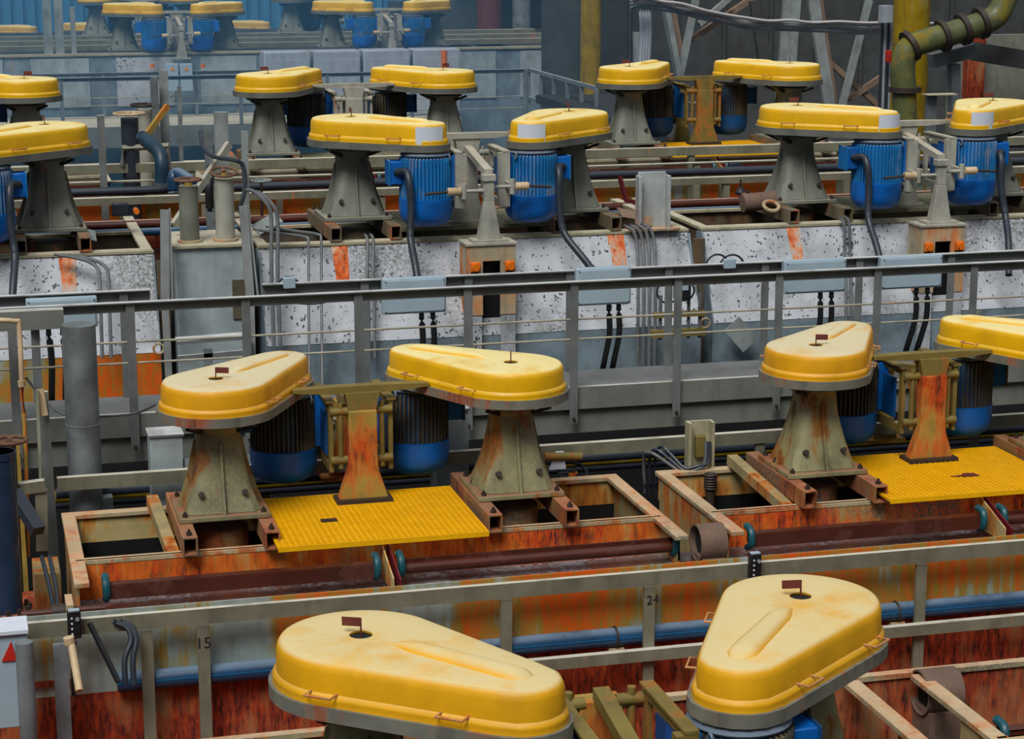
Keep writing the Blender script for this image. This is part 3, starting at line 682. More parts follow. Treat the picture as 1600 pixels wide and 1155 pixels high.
# upper bank: speckled front walls
def ctank(x0, x1, hubs, label, wmat):
    r = tank(x0, x1, 25.53, 1.71, -1, -.69, .78, hubs, 'grey tank with white speckled side,', label, False)
    m = MB(); m.yprism([(24.72, 5.03), (24.68, 5.05), (24.10, 3.93), (24.14, 3.90)], x0, x1); m.build('sloping_plate', wmat, r)
    MB().box(x0, x1, 24.10, 24.2, 2.95, 3.92).build('lower_plate', M['launder'] if x0 < 0 else M['wall_b'], r); MB().box(x0, x1, 24.12, 24.2, 0, 2.95).build('shade_skirt', M['shade'], r)  # lowest wall part coloured black, as painted shade below the walkway
    MB().box(x0-.01, x1+.01, 24.645, 24.73, 5.02, 5.05).build('edge_strip', M['rim_clean'], r)
    for x in (x0, x1):
        MB().yprism([(24.60, 5.0), (24.80, 5.0), (24.80, 2.9), (24.12, 2.9), (24.12, 3.92)], x-.012, x+.012).build('end_plate', M['wall_b'], r)
    return r
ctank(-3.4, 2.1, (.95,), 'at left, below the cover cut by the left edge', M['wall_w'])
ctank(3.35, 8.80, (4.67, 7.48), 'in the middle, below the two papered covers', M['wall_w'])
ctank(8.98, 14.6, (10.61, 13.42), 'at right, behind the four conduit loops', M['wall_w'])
for (x0, x1, hubs, w) in ((-3.4, 2.1, (.95,), 'at left, behind the papered covers'), (3.35, 8.80, (4.67, 7.48), 'in the middle, behind the papered covers'), (8.98, 14.6, (10.61, 13.42), 'at right, before the yellow pipes')):
    tank(x0, x1, 32.70, 1.71, 1, -.69, .80, hubs, 'grey open tank', w)
grating(5.1, 7.0, 25.0, 26.3, 5.11, 'worn grey and yellow grating between the two middle motors', M['grate_grey'])
grating(11.05, 12.95, 25.0, 26.3, 5.11, 'worn grey grating between the two right motors above the white wall', M['grate_grey'])
grating(5.06, 7.04, 31.6, 33.3, 5.11, 'worn grating behind the middle covers', M['grate_grey'])
grating(11.0, 13.0, 31.6, 33.3, 5.11, 'grey grating with yellow wear before the steel trestle', M['grate'])
launder(30.67, 1.71, -3, 17, [0, 2.2, 4.5, 6.0, 9.0, 11.5, 14], M['launder'], 'far rusty trough wall across the upper tanks')
launder(27.6, 1.71, -3, 17, [], M['launder_red'], 'dark red trough wall behind the speckled tanks')
MB().box(-3, 17, 26.3, 27.75, 4.55, 4.6).build('wet_trough_floor', M['slurry'], label='dark wet trough floor behind the speckled tanks', cat='trough')
MB().box(-3, 17, 30.95, 31.9, 4.55, 4.6).build('wet_trough_floor', M['slurry'], label='dark wet trough floor before the back row of tanks', cat='trough')
# long pipes and beams over the troughs of the upper bank
for (y, z, rr, mt, w) in ((27.0, 5.02, .055, 'shaft', 'dark brown scraper pipe nearest the speckled tanks'), (29.6, 5.12, .06, 'hose', 'thick dark pipe across the upper troughs'), (26.6, 4.98, .05, 'bluepipe', 'blue-grey wet pipe in the upper trough')):
    m = MB(); m.cyl((-3, y, z), (17, y, z), rr, seg=14); m.build('long_pipe', M[mt], label=w, cat='pipe')
for (y, z, h, w, nm) in ((30.45, 5.34, .13, 'cream', 'long cream beam on short legs across the upper troughs'), (28.9, 5.08, .10, 'x', 'long grey beam between brown pipes'), (30.2, 5.18, .02, 'y', 'thin pale strip over the orange trough')):
    r = thing('long_beam', nm, 'beam', (7, y, z-.4))
    MB().box(-3, 17, y-.06, y+.06, z-h/2, z+h/2).build('beam', M['angle'], r)
    for x in (-2, .6, 3.2, 5.7, 8.3, 10.9, 13.4, 16): MB().box(x-.05, x+.05, y-.04, y+.04, 4.4, z-h/2).build('leg', M['angle'], r)

# switch boxes protruding from the white walls under the motor frames
for cxx, w in ((6.075, 'below the middle motor frame'), (12.015, 'below the right motor frame')):
    r = thing('switch_bracket', 'rust-streaked steel bracket box with two orange knobs '+w, 'switch box', (cxx, 24.15, 3.9), 'switch brackets on the white walls')
    m = MB(); m.box(cxx-.32, cxx+.32, 23.98, 24.42, 5.05, 5.075); m.build('top_plate', M['post_grey'], r)
    m = MB(); m.box(cxx-.30, cxx+.30, 24.0, 24.03, 4.86, 5.05); m.box(cxx-.30, cxx-.11, 24.0, 24.03, 4.2, 4.86); m.box(cxx+.11, cxx+.30, 24.0, 24.03, 4.2, 4.86)
    m.box(cxx-.30, cxx-.27, 24.03, 24.4, 4.2, 5.05); m.box(cxx+.27, cxx+.30, 24.03, 24.4, 4.2, 5.05); m.build('bracket_shell', M['swbox'], r)
    m = MB(); m.box(cxx-.3, cxx-.12, 24.01, 24.05, 3.2, 4.2); m.box(cxx+.12, cxx+.3, 24.01, 24.05, 3.2, 4.2); m.build('bracket_leg', M['wall_w'], r)
    MB().box(cxx-.27, cxx+.27, 24.2, 24.22, 3.2, 5.0).build('recess_shade', M['black'], r)  # black sheet paints the shade behind the bracket legs
    for s_ in (-1, 1):
        MB().cyl((cxx+s_*.215, 23.99, 4.80), (cxx+s_*.215, 23.9, 4.80), .045, seg=14).build('knob', M['orange'], r)
        MB().box(cxx+s_*.215-.055, cxx+s_*.215+.055, 23.93, 23.995, 4.74, 4.86).build('knob_plate', M['orange'], r, bevel=.01)
        MB().box(cxx+s_*.215-.045, cxx+s_*.215+.045, 23.95, 24.0, 4.62, 4.735).build('switch_body', M['black'], r)
# papers on the covers
def paper(cxx, cy, sx, t, label, zt=6.48, w=.36, h=.235):
    # on the flank of the narrow end facing the camera
    phi = math.atan2(LY, LX); nx = LX*sx; e = (cxx+nx, cy-LY)
    a = t; c, s_ = math.cos(a), math.sin(a); R = RN+.016
    m = MB(); A = []; B = []
    for k in range(7):
        aa = a+(k-3)*w/6/R; A.append((e[0]+R*math.cos(aa), e[1]+R*math.sin(aa), zt-.265)); B.append((e[0]+R*math.cos(aa), e[1]+R*math.sin(aa), zt-.265+h))
    for k in range(7): pass
    a1 = m.ring(A); b1 = m.ring(B)
    A2 = m.ring([(x+.002*(x-e[0])/R, y+.002*(y-e[1])/R, z) for x, y, z in A]); B2 = m.ring([(x+.002*(x-e[0])/R, y+.002*(y-e[1])/R, z) for x, y, z in B])
    m.bridge(A2, B2, False); m.bridge(b1, a1, False); m.bridge(a1, A2, False); m.bridge(B2, b1, False)
    m.build('paper_sheet', M['paper'], label=label, cat='paper', group='white papers on belt guards')
paper(4.67, 25.53, 1, -PI/2+.0, 'blank white paper on the end of the middle left papered cover')
paper(7.48, 25.53, -1, -PI/2-.25, 'blank white paper on the end of the middle right papered cover')
paper(10.61, 25.53, 1, -PI/2+.25, 'blank white paper on the end of the long cover at right')
paper(13.42, 25.53, -1, -PI/2+.1, 'blank white paper on the end of the cover cut by the right edge')

# ------------------------------------------------------------------ walkway in front of the speckled wall
r = thing('walkway', 'grey steel walkway in front of the speckled tank walls', 'walkway', (6, 22.1, 0))
MB().box(-2, 16, 21.27, 22.05, 3.86, 3.90).build('deck', M['deck'], r)
m = MB(); m.box(-2, 16, 21.20, 21.27, 3.66, 3.905); m.build('edge_channel', M['fascia'], r)
MB().box(-2, 16, 21.26, 21.34, 3.38, 3.65).build('lower_beam', M['fascia'], r)
MB().box(-2, 16, 22.0, 22.05, 3.5, 3.86).build('rear_channel', M['fascia'], r)
for x in (-1.5, 2, 5.5, 9, 12.5): MB().box(x-.08, x+.08, 21.5, 21.66, 0, 3.86).build('support', M['fascia'], r)
def handrail(y, z0, z1, xs, x0, x1, label, mat, rods=(), face=.10, group=None, foot=0):
    r = thing('handrail', label, 'handrail', ((x0+x1)/2, y, z0), group)
    m = MB(); m.box(x0, x1, y-.04, y+.05, z1-.012, z1); m.box(x0, x1, y+.03, y+.05, z1-face, z1-.012); m.build('top_rail', mat, r)
    for x in xs: 
        m = MB(); m.box(x-.045, x+.045, y-.01, y, z0-foot, z1-.012); m.box(x+.035, x+.045, y, y+.05, z0-foot, z1-.012); m.build('upright', mat, r)
        if foot: MB().cyl((x, y-.01, z0-foot+.05), (x, y-.03, z0-foot+.05), .02, seg=6).build('foot_bolt', M['bolt'], r)
    for z in rods: MB().cyl((x0, y+.02, z), (x1, y+.02, z), .012, seg=8).build('guard_rod', M['rod'], r)
    return r
handrail(21.15, 3.9, 5.09, [.37+1.18*k for k in range(12)], -2, 16, 'near handrail of the grey walkway, with two thin rods', M['rail'], (4.67, 4.45), .11, foot=.38)
handrail(22.0, 3.9, 5.06, [-1.5, .62, 1.55], -2, 1.83, 'short far handrail of the walkway at left', M['rail'], (), .15)
handrail(22.0, 3.9, 5.06, [4.14+1.165*k for k in range(10)], 3.02, 16, 'long far handrail of the walkway, with blue junction boxes', M['rail'], (), .15)
# junction boxes on the far handrail
for i, (p0, p1, w) in enumerate([((40, 468), (153, 510), 'at the left end of the walkway'), ((597, 436), (697, 487), 'left of the rusty switch bracket'), ((900, 420), (985, 474), 'right of the rusty switch bracket'), ((1225, 408), (1320, 455), 'left one of the right pair'), ((1376, 402), (1470, 448), 'right one of the right pair')]):
    a = P(p0[0], p0[1], 21.9); b = P(p1[0], p1[1], 21.9)
    r = thing('junction_box', 'pale blue junction box hanging on the walkway handrail, '+w, 'junction box', ((a.x+b.x)/2, 21.9, b.z), 'pale blue junction boxes')
    MB().box(a.x, b.x, 21.88, 21.98, b.z, a.z).build('housing', M['jbox'], r, bevel=.01)
    MB().box(a.x+.02, b.x-.02, 21.865, 21.88, b.z+.02, a.z-.02).build('lid', M['jbox'], r, bevel=.006)
    m = MB()
    for x in (a.x+.03, b.x-.03):
        for z in (a.z-.03, b.z+.03): m.cyl((x, 21.865, z), (x, 21.858, z), .008, seg=6)
    m.build('lid_screw', M['bolt'], r, kind='stuff')
    for fx in ((.62, .8) if i else (.3, .5)):
        x = a.x+(b.x-a.x)*fx
        MB().cyl((x, 21.93, b.z-.08), (x, 21.93, b.z), .028, seg=10).build('cable_gland', M['black'], r)
        MB().tube([(x, 21.93, b.z-.06), (x+.02, 21.96, b.z-.35), (x+.01, 22.1, 4.0), (x, 22.3, 3.6)], .035, 8).build('cable', M['black'], r)

# ------------------------------------------------------------------ between bank 1 and the walkway
r = thing('round_column', 'thick round grey column standing before the walkway at left', 'column', (.985, 20.3, 0))
MB().cyl((.985, 20.3, 0), (.985, 20.3, 5.05), .165, seg=32).build('shaft', M['column'], r)
MB().cyl((.985, 20.3, 4.05), (.985, 20.3, 4.06), .168, seg=32).build('weld_band', M['fascia'], r)
m = MB(); m.box(1.1, 1.24, 20.22, 20.38, 0, 3.3); m.build('column_base', M['column'], label='flat grey stanchion beside the foot of the round column', cat='post')
for (x0, x1, zt, w) in ((1.62, 1.94, 3.90, 'behind the left pedestal of the rusty row'), (4.52, 4.86, 3.98, 'behind the second pedestal of the rusty row')):
    r = thing('steel_box_duct', 'pale upright box duct '+w, 'duct', ((x0+x1)/2, 20.3, 0), 'pale box ducts')
    MB().box(x0, x1, 20.18, 20.5, 0, zt).build('duct_body', M['wall_p'], r, bevel=.006)
    MB().box(x0-.015, x1+.015, 20.16, 20.52, zt, zt+.02).build('duct_cap', M['rail'], r)
r = thing('gutter_rail', 'low cream pipe gutter running behind the rusty row', 'gutter', (6, 20.1, 3.3))
MB().box(.7, 14, 19.98, 20.06, 3.47, 3.60).build('front_channel', M['angle'], r)
for x in (2.3, 5.2, 8.0, 10.5): MB().box(x-.05, x+.05, 20.0, 20.05, 0, 3.47).build('leg', M['angle'], r)
for (y, z, rr, w) in ((20.45, 3.32, .06, 'upper'), (20.75, 3.2, .07, 'middle'), (21.0, 3.05, .05, 'lowest')):
    MB().cyl((.7, y, z), (14, y, z), rr, seg=12).build('dark_pipe', M['ypipe'] if w == 'middle' else M['hose'], label=w+' of three dark pipes under the walkway edge', cat='pipe')
a = P(0, 487, 20.6); MB().box(-2, .86, 20.55, 20.7, a.z-.19, a.z).build('short_beam', M['fascia'], label='short grey beam meeting the round column at the left edge', cat='beam')
for (x0, x1, w) in ((8.81, 8.96, 'between the middle and right speckled tanks'), (2.12, 2.26, 'between the left speckled tank and the feed box')): MB().box(x0, x1, 24.45, 24.5, 0, 4.95).build('rusty_strip', M['dimplate'], label='rust-brown strip in the gap '+w, cat='strip')
# bracket post with hoses at the tank gap
r = thing('hose_bracket', 'rusty cream channel post holding blue-grey hoses between the tanks', 'post', (7.2, 19.7, 3.2))
m = MB(); m.box(7.06, 7.09, 19.62, 19.75, 3.2, 3.83); m.box(7.31, 7.34, 19.62, 19.75, 3.2, 3.83); m.box(7.09, 7.31, 19.72, 19.75, 3.2, 3.83); m.build('channel', M['rim_clean'], r)
MB().box(7.15, 7.26, 19.66, 19.72, 3.45, 3.68).build('clamp', M['frame_y'], r, bevel=.01)
m = MB(); m.cyl((7.24, 19.45, 3.0), (7.24, 19.45, 3.32), .05, seg=12); m.build('spring_core', M['bolt'], r)
m = MB()
for k in range(6): m.torus((7.24, 19.45, 3.18+k*.028), .06, .012, (0, 0, 1), 14, 6)
m.build('spring', M['bolt'], r)
for k in range(3):
    o = k*.035
    pts = [P(1008+k*9, 770, 20.0), P(1006+k*9, 715, 19.95), P(1018+k*8, 708-k*5, 19.8), P(1045+k*3, 725-k*6, 19.7), P(1070, 741-k*5, 19.6), P(1090, 738-k*5, 19.55), P(1101+k*3, 722, 19.55), P(1103+k*3, 690, 19.6)]
    MB().tube(pts, .018, 8).build('hose', M['conduit' if k == 0 else 'hose'], label=['grey hose looping from the tank corner to the channel post', 'outer blue-black hose looping to the channel post', 'inner blue-black hose looping to the channel post'][k], cat='hose', group='hoses at the channel post')
# gate valve with wheel behind the rusty row
def handwheel(c, R, r, parent, mat, axis=(0, 0, 1), spokes=3):
    m = MB(); m.torus(c, R, r, axis, 24, 8); u, v = frame(Vector(axis)); c = Vector(c)
    for k in range(spokes):
        a = 2*PI*k/spokes; d = u*math.cos(a)+v*math.sin(a); m.cyl(c, c+d*R, r*.8, seg=6)
    m.cyl(c-Vector(axis)*.03, c+Vector(axis)*.03, R*.2, seg=10); return m.build('handwheel', mat, parent)
p = P(895, 738, 19.9); r = thing('gate_valve', 'small valve with black wheel behind the second pedestal', 'valve', (p.x, p.y, 3.2))
handwheel(p, .15, .016, r, M['black'], (0, -.5, 1)); MB().cyl((p.x, p.y, 3.2), p, .05, seg=12).build('bonnet', M['post'], r)
MB().cyl((p.x-.3, p.y+.02, 3.5), (p.x+.1, p.y+.02, 3.48), .045, seg=12).build('valve_body', M['frame_y'], r)
p = P(870, 722, 19.9); m = MB(); m.hexa([(p.x-.08, p.y, p.z-.08), (p.x+.1, p.y, p.z-.08), (p.x+.1, p.y+.05, p.z-.08), (p.x-.08, p.y+.05, p.z-.08)], [(p.x, p.y+.02, p.z+.1), (p.x+.08, p.y+.02, p.z+.1), (p.x+.08, p.y+.05, p.z+.1), (p.x, p.y+.05, p.z+.1)])
m.build('rag', M['paper'], label='crumpled pale rag on the valve behind the second pedestal', cat='rag')
# thin cable running to the left belt guard
MB().tube([P(40, 590, 21.0), P(75, 630, 20.9), P(110, 650, 20.6), P(200, 648, 20.6), P(245, 632, 19.6)], .014, 6).build('cable', M['conduit'], label='thin grey cable sagging from the walkway to the left belt guard', cat='cable')
# ------------------------------------------------------------------ left edge
RX = P(4, 800, 18.0).x; RZ = P(4, 705, 18.0).z
r = thing('riser_pipe', 'thick glossy black-blue riser pipe at the left edge', 'pipe', (RX, 18.0, 0))
MB().cyl((RX, 18.0, 2.9), (RX, 18.0, RZ), .13, seg=28).build('pipe', M['blackpipe'], r)
MB().cyl((RX, 18.0, RZ-.06), (RX, 18.0, RZ), .138, seg=28).build('collar', M['blackpipe'], r)
for z in (2.9, 2.62): MB().cyl((RX, 18.0, z), (RX, 18.0, z+.06), .22, seg=28).build('pipe_flange', M['beam'], r)
m = MB()
for k in range(12):
    a = 2*PI*k/12; m.cyl((RX+.19*math.cos(a), 18.0+.19*math.sin(a), 2.58), (RX+.19*math.cos(a), 18.0+.19*math.sin(a), 3.02), .022, seg=6)
m.build('flange_bolt', M['bolt'], r, kind='stuff')
MB().cyl((RX, 18.0, 0), (RX, 18.0, 2.62), .16, seg=24).build('lower_pipe', M['beam'], r)
r = thing('wheel_valve', 'brown handwheel on a post above the riser pipe', 'valve', (.1, 19.5, 0)); c = P(16, 688, 19.5)
handwheel(c, .15, .02, r, M['rusty_wheel']); MB().cyl((c.x, c.y, 0), c, .05, seg=12).build('stem', M['bolt'], r)
pts = [P(-20, 500, 20.4), P(22, 502, 20.4), P(30, 512, 20.4), P(34, 600, 20.3)]
r = thing('thin_pipe', 'thin cream elbow pipe turning rusty, at the left edge', 'pipe', P(40, 860, 20.3))
MB().tube(pts, .025, 10).build('cream_length', M['creampipe'], r)
MB().tube([P(34, 600, 20.3), P(40, 700, 20.25), P(44, 870, 20.2)], .022, 8, 2).build('rusty_length', M['post'], r)
MB().cyl(P(33, 595, 20.3), P(34, 604, 20.3), .036, seg=10).build('coupling', M['creampipe'], r)
# stanchions and angle frame
def stick(name, a, b, w, h, mat, label, cat='post', group=None): return MB().bar(a, b, w, h).build(name, mat, label=label, cat=cat, group=group)
q = P(92, 850, 20.0); r = thing('stanchion', 'grey stanchion with a pale top strip left of the round column', 'post', (q.x, q.y, 0)); MB().bar(P(66, 612, 20.0), (q.x, 20.0, 0), .10, .06).build('shaft', M['rail'], r); MB().bar(P(62, 608, 19.95), P(69, 650, 19.9), .075, .02).build('top_strip', M['creampipe'], r)
r = thing('angle_frame', 'small L-shaped angle frame near the left tank corner', 'frame', P(62, 850, 19.6))
MB().bar(P(18, 765, 19.6), P(70, 758, 19.6), .10, .11).build('arm', M['angle'], r); MB().bar(P(64, 765, 19.6), P(66, 860, 19.6), .11, .06).build('leg', M['angle'], r)
MB().bar(P(58, 610, 19.9), P(64, 760, 19.65), .03, .05).build('upright', M['angle'], r)
MB().box(-2, .62, 16.85, 19.3, 2.65, 2.7).build('rusty_floor_plate', M['launder_red'], label='dark rusty floor plate left of the rusty tanks', cat='floor plate')
MB().box(.40, .64, 18.5, 19.0, 2.7, 3.12).build('rusty_box', M['sideplate'], label='small rusty cream box beside the left tank corner', cat='box', bevel=.01)
stick('diagonal_channel', P(22, 770, 19.4), P(60, 830, 19.0), .12, .1, M['hose'], 'dark diagonal channel behind the angle frame', 'channel')
q = P(38, 900, 20.1); q.z = 0; stick('rusty_post', P(20, 690, 20.2), q, .12, .1, M['post'], 'rusty yellow post behind the riser pipe')
for k, (a, b, c) in enumerate(((75, 82, 0), (88, 92, .1))):
    MB().tube([P(65+k*12, 870, 18.3), P(78+k*10, 920, 17.8), P(85+k*6, 960, 17.2)], .02, 6).build('hose', M['hose'], label=('left' if k == 0 else 'right')+' dark hose hanging beside the left tank corner', cat='hose')
# coupling on the launder end
r = thing('shaft_drive', 'greasy dark shaft coupling at the left end of the trough', 'coupling', (.6, 17.15, 3.0))
MB().cyl((.25, 17.15, 3.2), (.95, 17.15, 3.2), .035, seg=12).build('shaft', M['shaft'], r); MB().cyl((.5, 17.15, 3.2), (.62, 17.15, 3.2), .07, seg=12).build('hub', M['bolt'], r)
MB().box(.62, .68, 17.0, 17.3, 2.9, 3.3).build('bearing_plate', M['rim'], r)
# lower left corner
pp = P(118, 1000, 16.3)
r = thing('cream_handle_pipe', 'cream painted pipe slanting down by the left button station', 'pipe', P(125, 1066, 16.1))
MB().tube([P(108, 1000, 16.3), P(112, 1010, 16.28), P(124, 1080, 16.0)], .032, 12, 3).build('pipe', M['creampipe'], r); MB().cyl(P(107, 996, 16.3), P(109, 1006, 16.3), .045, seg=12).build('ferrule', M['creampipe'], r)
stick('black_strut', P(140, 974, 16.6), P(185, 1066, 16.3), .035, .035, M['black'], 'black strut slanting across the streaked wall at left', 'strut')
for k in range(2):
    MB().tube([P(178+k*10, 972, 16.65), P(198+k*8, 980, 16.6), P(205+k*8, 1000, 16.55), P(195+k*13, 1030, 16.5), P(196+k*13, 1070, 16.45)], .025, 8).build('hose', M['hose'], label=('left' if k == 0 else 'right')+' of two black hoses on the streaked wall', cat='hose')
a = P(-10, 988, 16.2); b = P(47, 1080, 16.2)
r = thing('control_cabinet', 'pale grey control cabinet with red triangle at the lower left corner', 'cabinet', ((a.x+b.x)/2, 16.2, b.z))
MB().box(a.x, b.x, 16.2, 16.5, b.z-.3, a.z).build('housing', M['jbox'], r, bevel=.01); MB().box(a.x-.01, b.x+.012, 16.17, 16.52, a.z-.03, a.z+.01).build('lid', M['paper'], r, bevel=.006)
q = P(14, 1018, 16.19); MB().xprism([(q.x-.06, q.z-.08), (q.x+.06, q.z-.08), (q.x+.02, q.z+.08)], 16.185, 16.199).build('warning_triangle', M['red'], r)
q = P(38, 1020, 16.05); MB().cyl((q.x, 16.02, 0), (q.x, 16.02, q.z+.10), .07, seg=18).build('grey_cylinder', M['column'], label='dark grey upright cylinder before the control cabinet', cat='cylinder')
MB().box(.48, .60, 16.55, 16.6, 1.6, 3.12).build('wall_post', M['column'], label='grey flat post under the wall angle at left', cat='post')

# ------------------------------------------------------------------ feed box with hand wheel columns
r = thing('feed_box', 'pale steel feed box between the left and middle speckled tanks', 'feed box', (2.75, 24.8, 0))
MB().box(2.32, 3.17, 24.28, 25.4, 0, 5.12).build('box_body', M['wall_p'], r, bevel=.01)
MB().box(2.28, 3.20, 24.24, 25.44, 5.12, 5.15).build('box_rim', M['rim_clean'], r)
MB().box(2.98, 3.14, 24.26, 24.28, 4.25, 4.72).build('rust_plate', M['dimplate'], r)
for (px, pb, pt, w) in ((296, 352, 290, 'left'), (352, 355, 278, 'right')):
    b = P(px, pb, 24.55); t = P(px, pt, 24.55); b.z = 5.15
    r = thing('handwheel_column', 'rust-flecked cream pipe column with a brown handwheel on the feed box, '+w+' one', 'valve', b)
    MB().cyl((b.x, b.y, 5.15), (b.x, b.y, t.z), .115, seg=24).build('column_pipe', M['ped_grey'] if w == 'left' else M['post_grey'], r)
    MB().cyl((b.x, b.y, 5.15), (b.x, b.y, 5.18), .15, seg=20).build('foot_flange', M['rim'], r)
    MB().cyl((b.x, b.y, t.z), (b.x, b.y, t.z+.06), .05, seg=12).build('stem', M['post'], r)
    handwheel((b.x, b.y, t.z+.07), .155, .017, r, M['rusty_wheel'], (0, -.25, 1) if w == 'right' else (0, 0, 1))
# open steel stiles either side of the feed box
for (a, b_, w, g) in ((P(257, 328, 24.2), P(266, 640, 23.3), 'left', 1), (P(380, 322, 24.2), P(395, 600, 23.3), 'right', 1)):
    r = thing('stile_frame', 'tall pale grey bent angle post '+w+' of the feed box', 'post', b_)
    MB().bar(a, P((258 if w == 'left' else 392), 480, 23.7), .10, .03, (0, 1, 0)).build('upper_leg', M['rail'], r); MB().bar(a+Vector((.06, .05, 0)), P((262 if w == 'left' else 397), 480, 23.7)+Vector((.06, .05, 0)), .02, .08, (0, 1, 0)).build('upper_flange', M['rail'], r)
    MB().bar(P((258 if w == 'left' else 392), 480, 23.7), b_, .08, .03, (0, 1, 0)).build('lower_leg', M['rail'], r)
r = thing('step_frame', 'pale step frame hanging before the feed box under the handrail', 'step', P(330, 545, 23.2))
MB().bar(P(275, 533, 23.3), P(392, 524, 23.3), .25, .04).build('tread', M['rail'], r); MB().bar(P(278, 560, 23.2), P(392, 550, 23.2), .04, .06).build('lower_bar', M['rail'], r); MB().bar(P(325, 545, 23.2), P(326, 590, 23.2), .1, .04).build('leg', M['column'], r)
# tall channels, braces and pipes behind the feed box
S = [((345, 175), (342, 262), 26.8, .17, 'steel', 'tall speckled grey channel post behind the right handwheel'), ((325, 195), (325, 300), 26.4, .10, 'column', 'narrow dark channel post left of the tall speckled post'), ((382, 205), (380, 330), 25.2, .08, 'steel', 'grey post with black cable right of the feed box'),
     ((255, 110), (255, 255), 31.5, .13, 'steel', 'tallest grey channel post behind the feed box'), ((241, 120), (241, 235), 31.3, .10, 'column', 'dark channel post beside the tallest channel'), ((280, 135), (281, 260), 31.0, .06, 'column', 'slender dark post right of the tallest channel'),
     ((157, 180), (165, 262), 30.0, .10, 'rail', 'bent pale post behind the left cover')]
for a, b_, Y, w, mt, lb in S:
    q = P(*b_, Y); q.z = 0; stick('channel_post', P(*a, Y), q, w, w*.7, M[mt], lb)
stick('brace', P(358, 225, 25.6), P(272, 352, 25.0), .06, .09, M['post_grey'], 'rusty cream brace slanting down behind the handwheel columns', 'brace')
stick('brace', P(262, 165, 31.2), P(192, 262, 30.8), .06, .08, M['post'], 'brown brace slanting down from the tallest channel', 'brace')
r = thing('dark_valve_column', 'dark pipe column with pale handwheel behind the left rows', 'valve', P(202, 262, 30.5)); t = P(202, 184, 30.5)
MB().cyl((t.x, t.y, 4.5), t, .125, seg=18).build('column_pipe', M['hose'], r); handwheel((t.x, t.y, t.z+.06), .22, .018, r, M['creampipe'])
r = thing('rusty_valve_column', 'rusty pipe column with handwheel beside the tallest channel', 'valve', P(226, 262, 31.5)); t = P(226, 170, 31.5)
MB().cyl((t.x, t.y, 4.5), t, .11, seg=18).build('column_pipe', M['post_grey'], r); handwheel((t.x, t.y, t.z+.06), .2, .018, r, M['bolt'])
MB().tube([P(222, 215, 30.0), P(238, 227, 29.6), P(250, 240, 29.4), P(253, 258, 29.3), P(253, 285, 29.3)], .10, 14).build('elbow_pipe', M['darkblue'], label='dark blue elbow pipe curving down behind the feed box', cat='pipe')
MB().tube([P(272, 300, 27.0), P(271, 280, 27.0), P(278, 272, 27.0), P(300, 285, 26.6)], .085, 12).build('elbow_pipe', M['bluepipe'], label='grey elbow pipe ending behind the left handwheel column', cat='pipe')
MB().tube([P(192, 260, 30.4), P(192, 232, 30.4), P(262, 228, 30.4), P(262, 262, 30.4)], .05, 4, 0).build('valve_table', M['ped_grey'], label='small cream support frame under the dark valve column', cat='frame')
m = MB(); m.tube([P(328, 330, 25.6), P(327, 290, 25.6), P(330, 260, 25.8)], .05, 10, 4, ripple=.03); m.build('corrugated_hose', M['black'], label='black corrugated hose between the two handwheel columns', cat='hose')
MB().tube([P(313, 205, 26), P(318, 230, 25.6), P(335, 245, 25.2), P(365, 250, 25.0), P(380, 260, 25.0), P(382, 300, 24.9), P(372, 330, 24.8)], .028, 8).build('cable', M['hose'], label='thick dark cable draped behind the handwheel columns', cat='cable')
# conduits on the white walls
def conduits(pts, Yf, n, step, rr, mat, base):
    for k in range(n):
        q = [P(x+k*step[0], y+k*step[1], Y) for (x, y), Y in zip(pts, Yf)]
        MB().tube(q, rr, 8).build('conduit', mat, label=(['first', 'second', 'third', 'fourth'][k]+' from left of the ' if n > 1 else '')+base, cat='conduit', group=base)
conduits([(85, 398), (115, 402), (145, 412), (155, 430), (157, 480), (160, 560)], (24.5, 24.4, 24.3, 24.2, 24.0, 23.8), 2, (14, 0), .022, M['conduit'], 'grey conduits bending down the left white wall')
conduits([(385, 297), (398, 300), (418, 320), (424, 345), (424, 420), (428, 540)], (24.6, 24.5, 24.35, 24.3, 24.1, 23.8), 2, (10, 3), .024, M['conduit'], 'blue-grey conduits right of the feed box')
conduits([(395, 358), (440, 365), (475, 370), (482, 380), (482, 440), (484, 640)], (24.55, 24.5, 24.45, 24.4, 24.2, 23.4), 2, (20, -4), .018, M['conduit'], 'thin brown conduits on the middle white wall')
conduits([(568, 365), (574, 375), (574, 420), (576, 480), (577, 560)], (24.55, 24.5, 24.3, 24.1, 23.9), 2, (9, 0), .02, M['conduit'], 'conduits below the middle pedestal')
conduits([(975, 352), (990, 362), (996, 390), (997, 450), (996, 580)], (24.6, 24.5, 24.4, 24.1, 23.9), 4, (9, -1), .021, M['conduit'], 'bundle of conduits left of the channel bracket')
conduits([(1312, 340), (1319, 352), (1320, 400), (1322, 470), (1322, 560)], (24.6, 24.5, 24.4, 24.1, 23.9), 2, (8, -2), .02, M['conduit'], 'conduits behind the right junction boxes')
for (x, y, Y, R, w) in ((450, 450, 23.7, .13, 'at the left end of the long far handrail'), (1120, 415, 23.6, .14, 'left loop under the small grey box'), (1143, 418, 23.6, .16, 'right loop under the small grey box'), (1045, 455, 23.6, .15, 'beside the black control unit'), (1070, 455, 23.6, .12, 'right of the black control unit')):
    m = MB(); c = P(x, y, Y); m.torus(c, R, .013, (0, 1, .1), 24, 6); m.build('cable_loop', M['hose'], label='black cable loop '+w, cat='cable')
MB().tube([P(410, 445, 23.6), P(425, 465, 23.6), P(480, 475, 23.6), P(520, 468, 23.6), P(535, 448, 23.6)], .013, 6).build('cable', M['hose'], label='black cable sagging from the far handrail before the white wall', cat='cable')
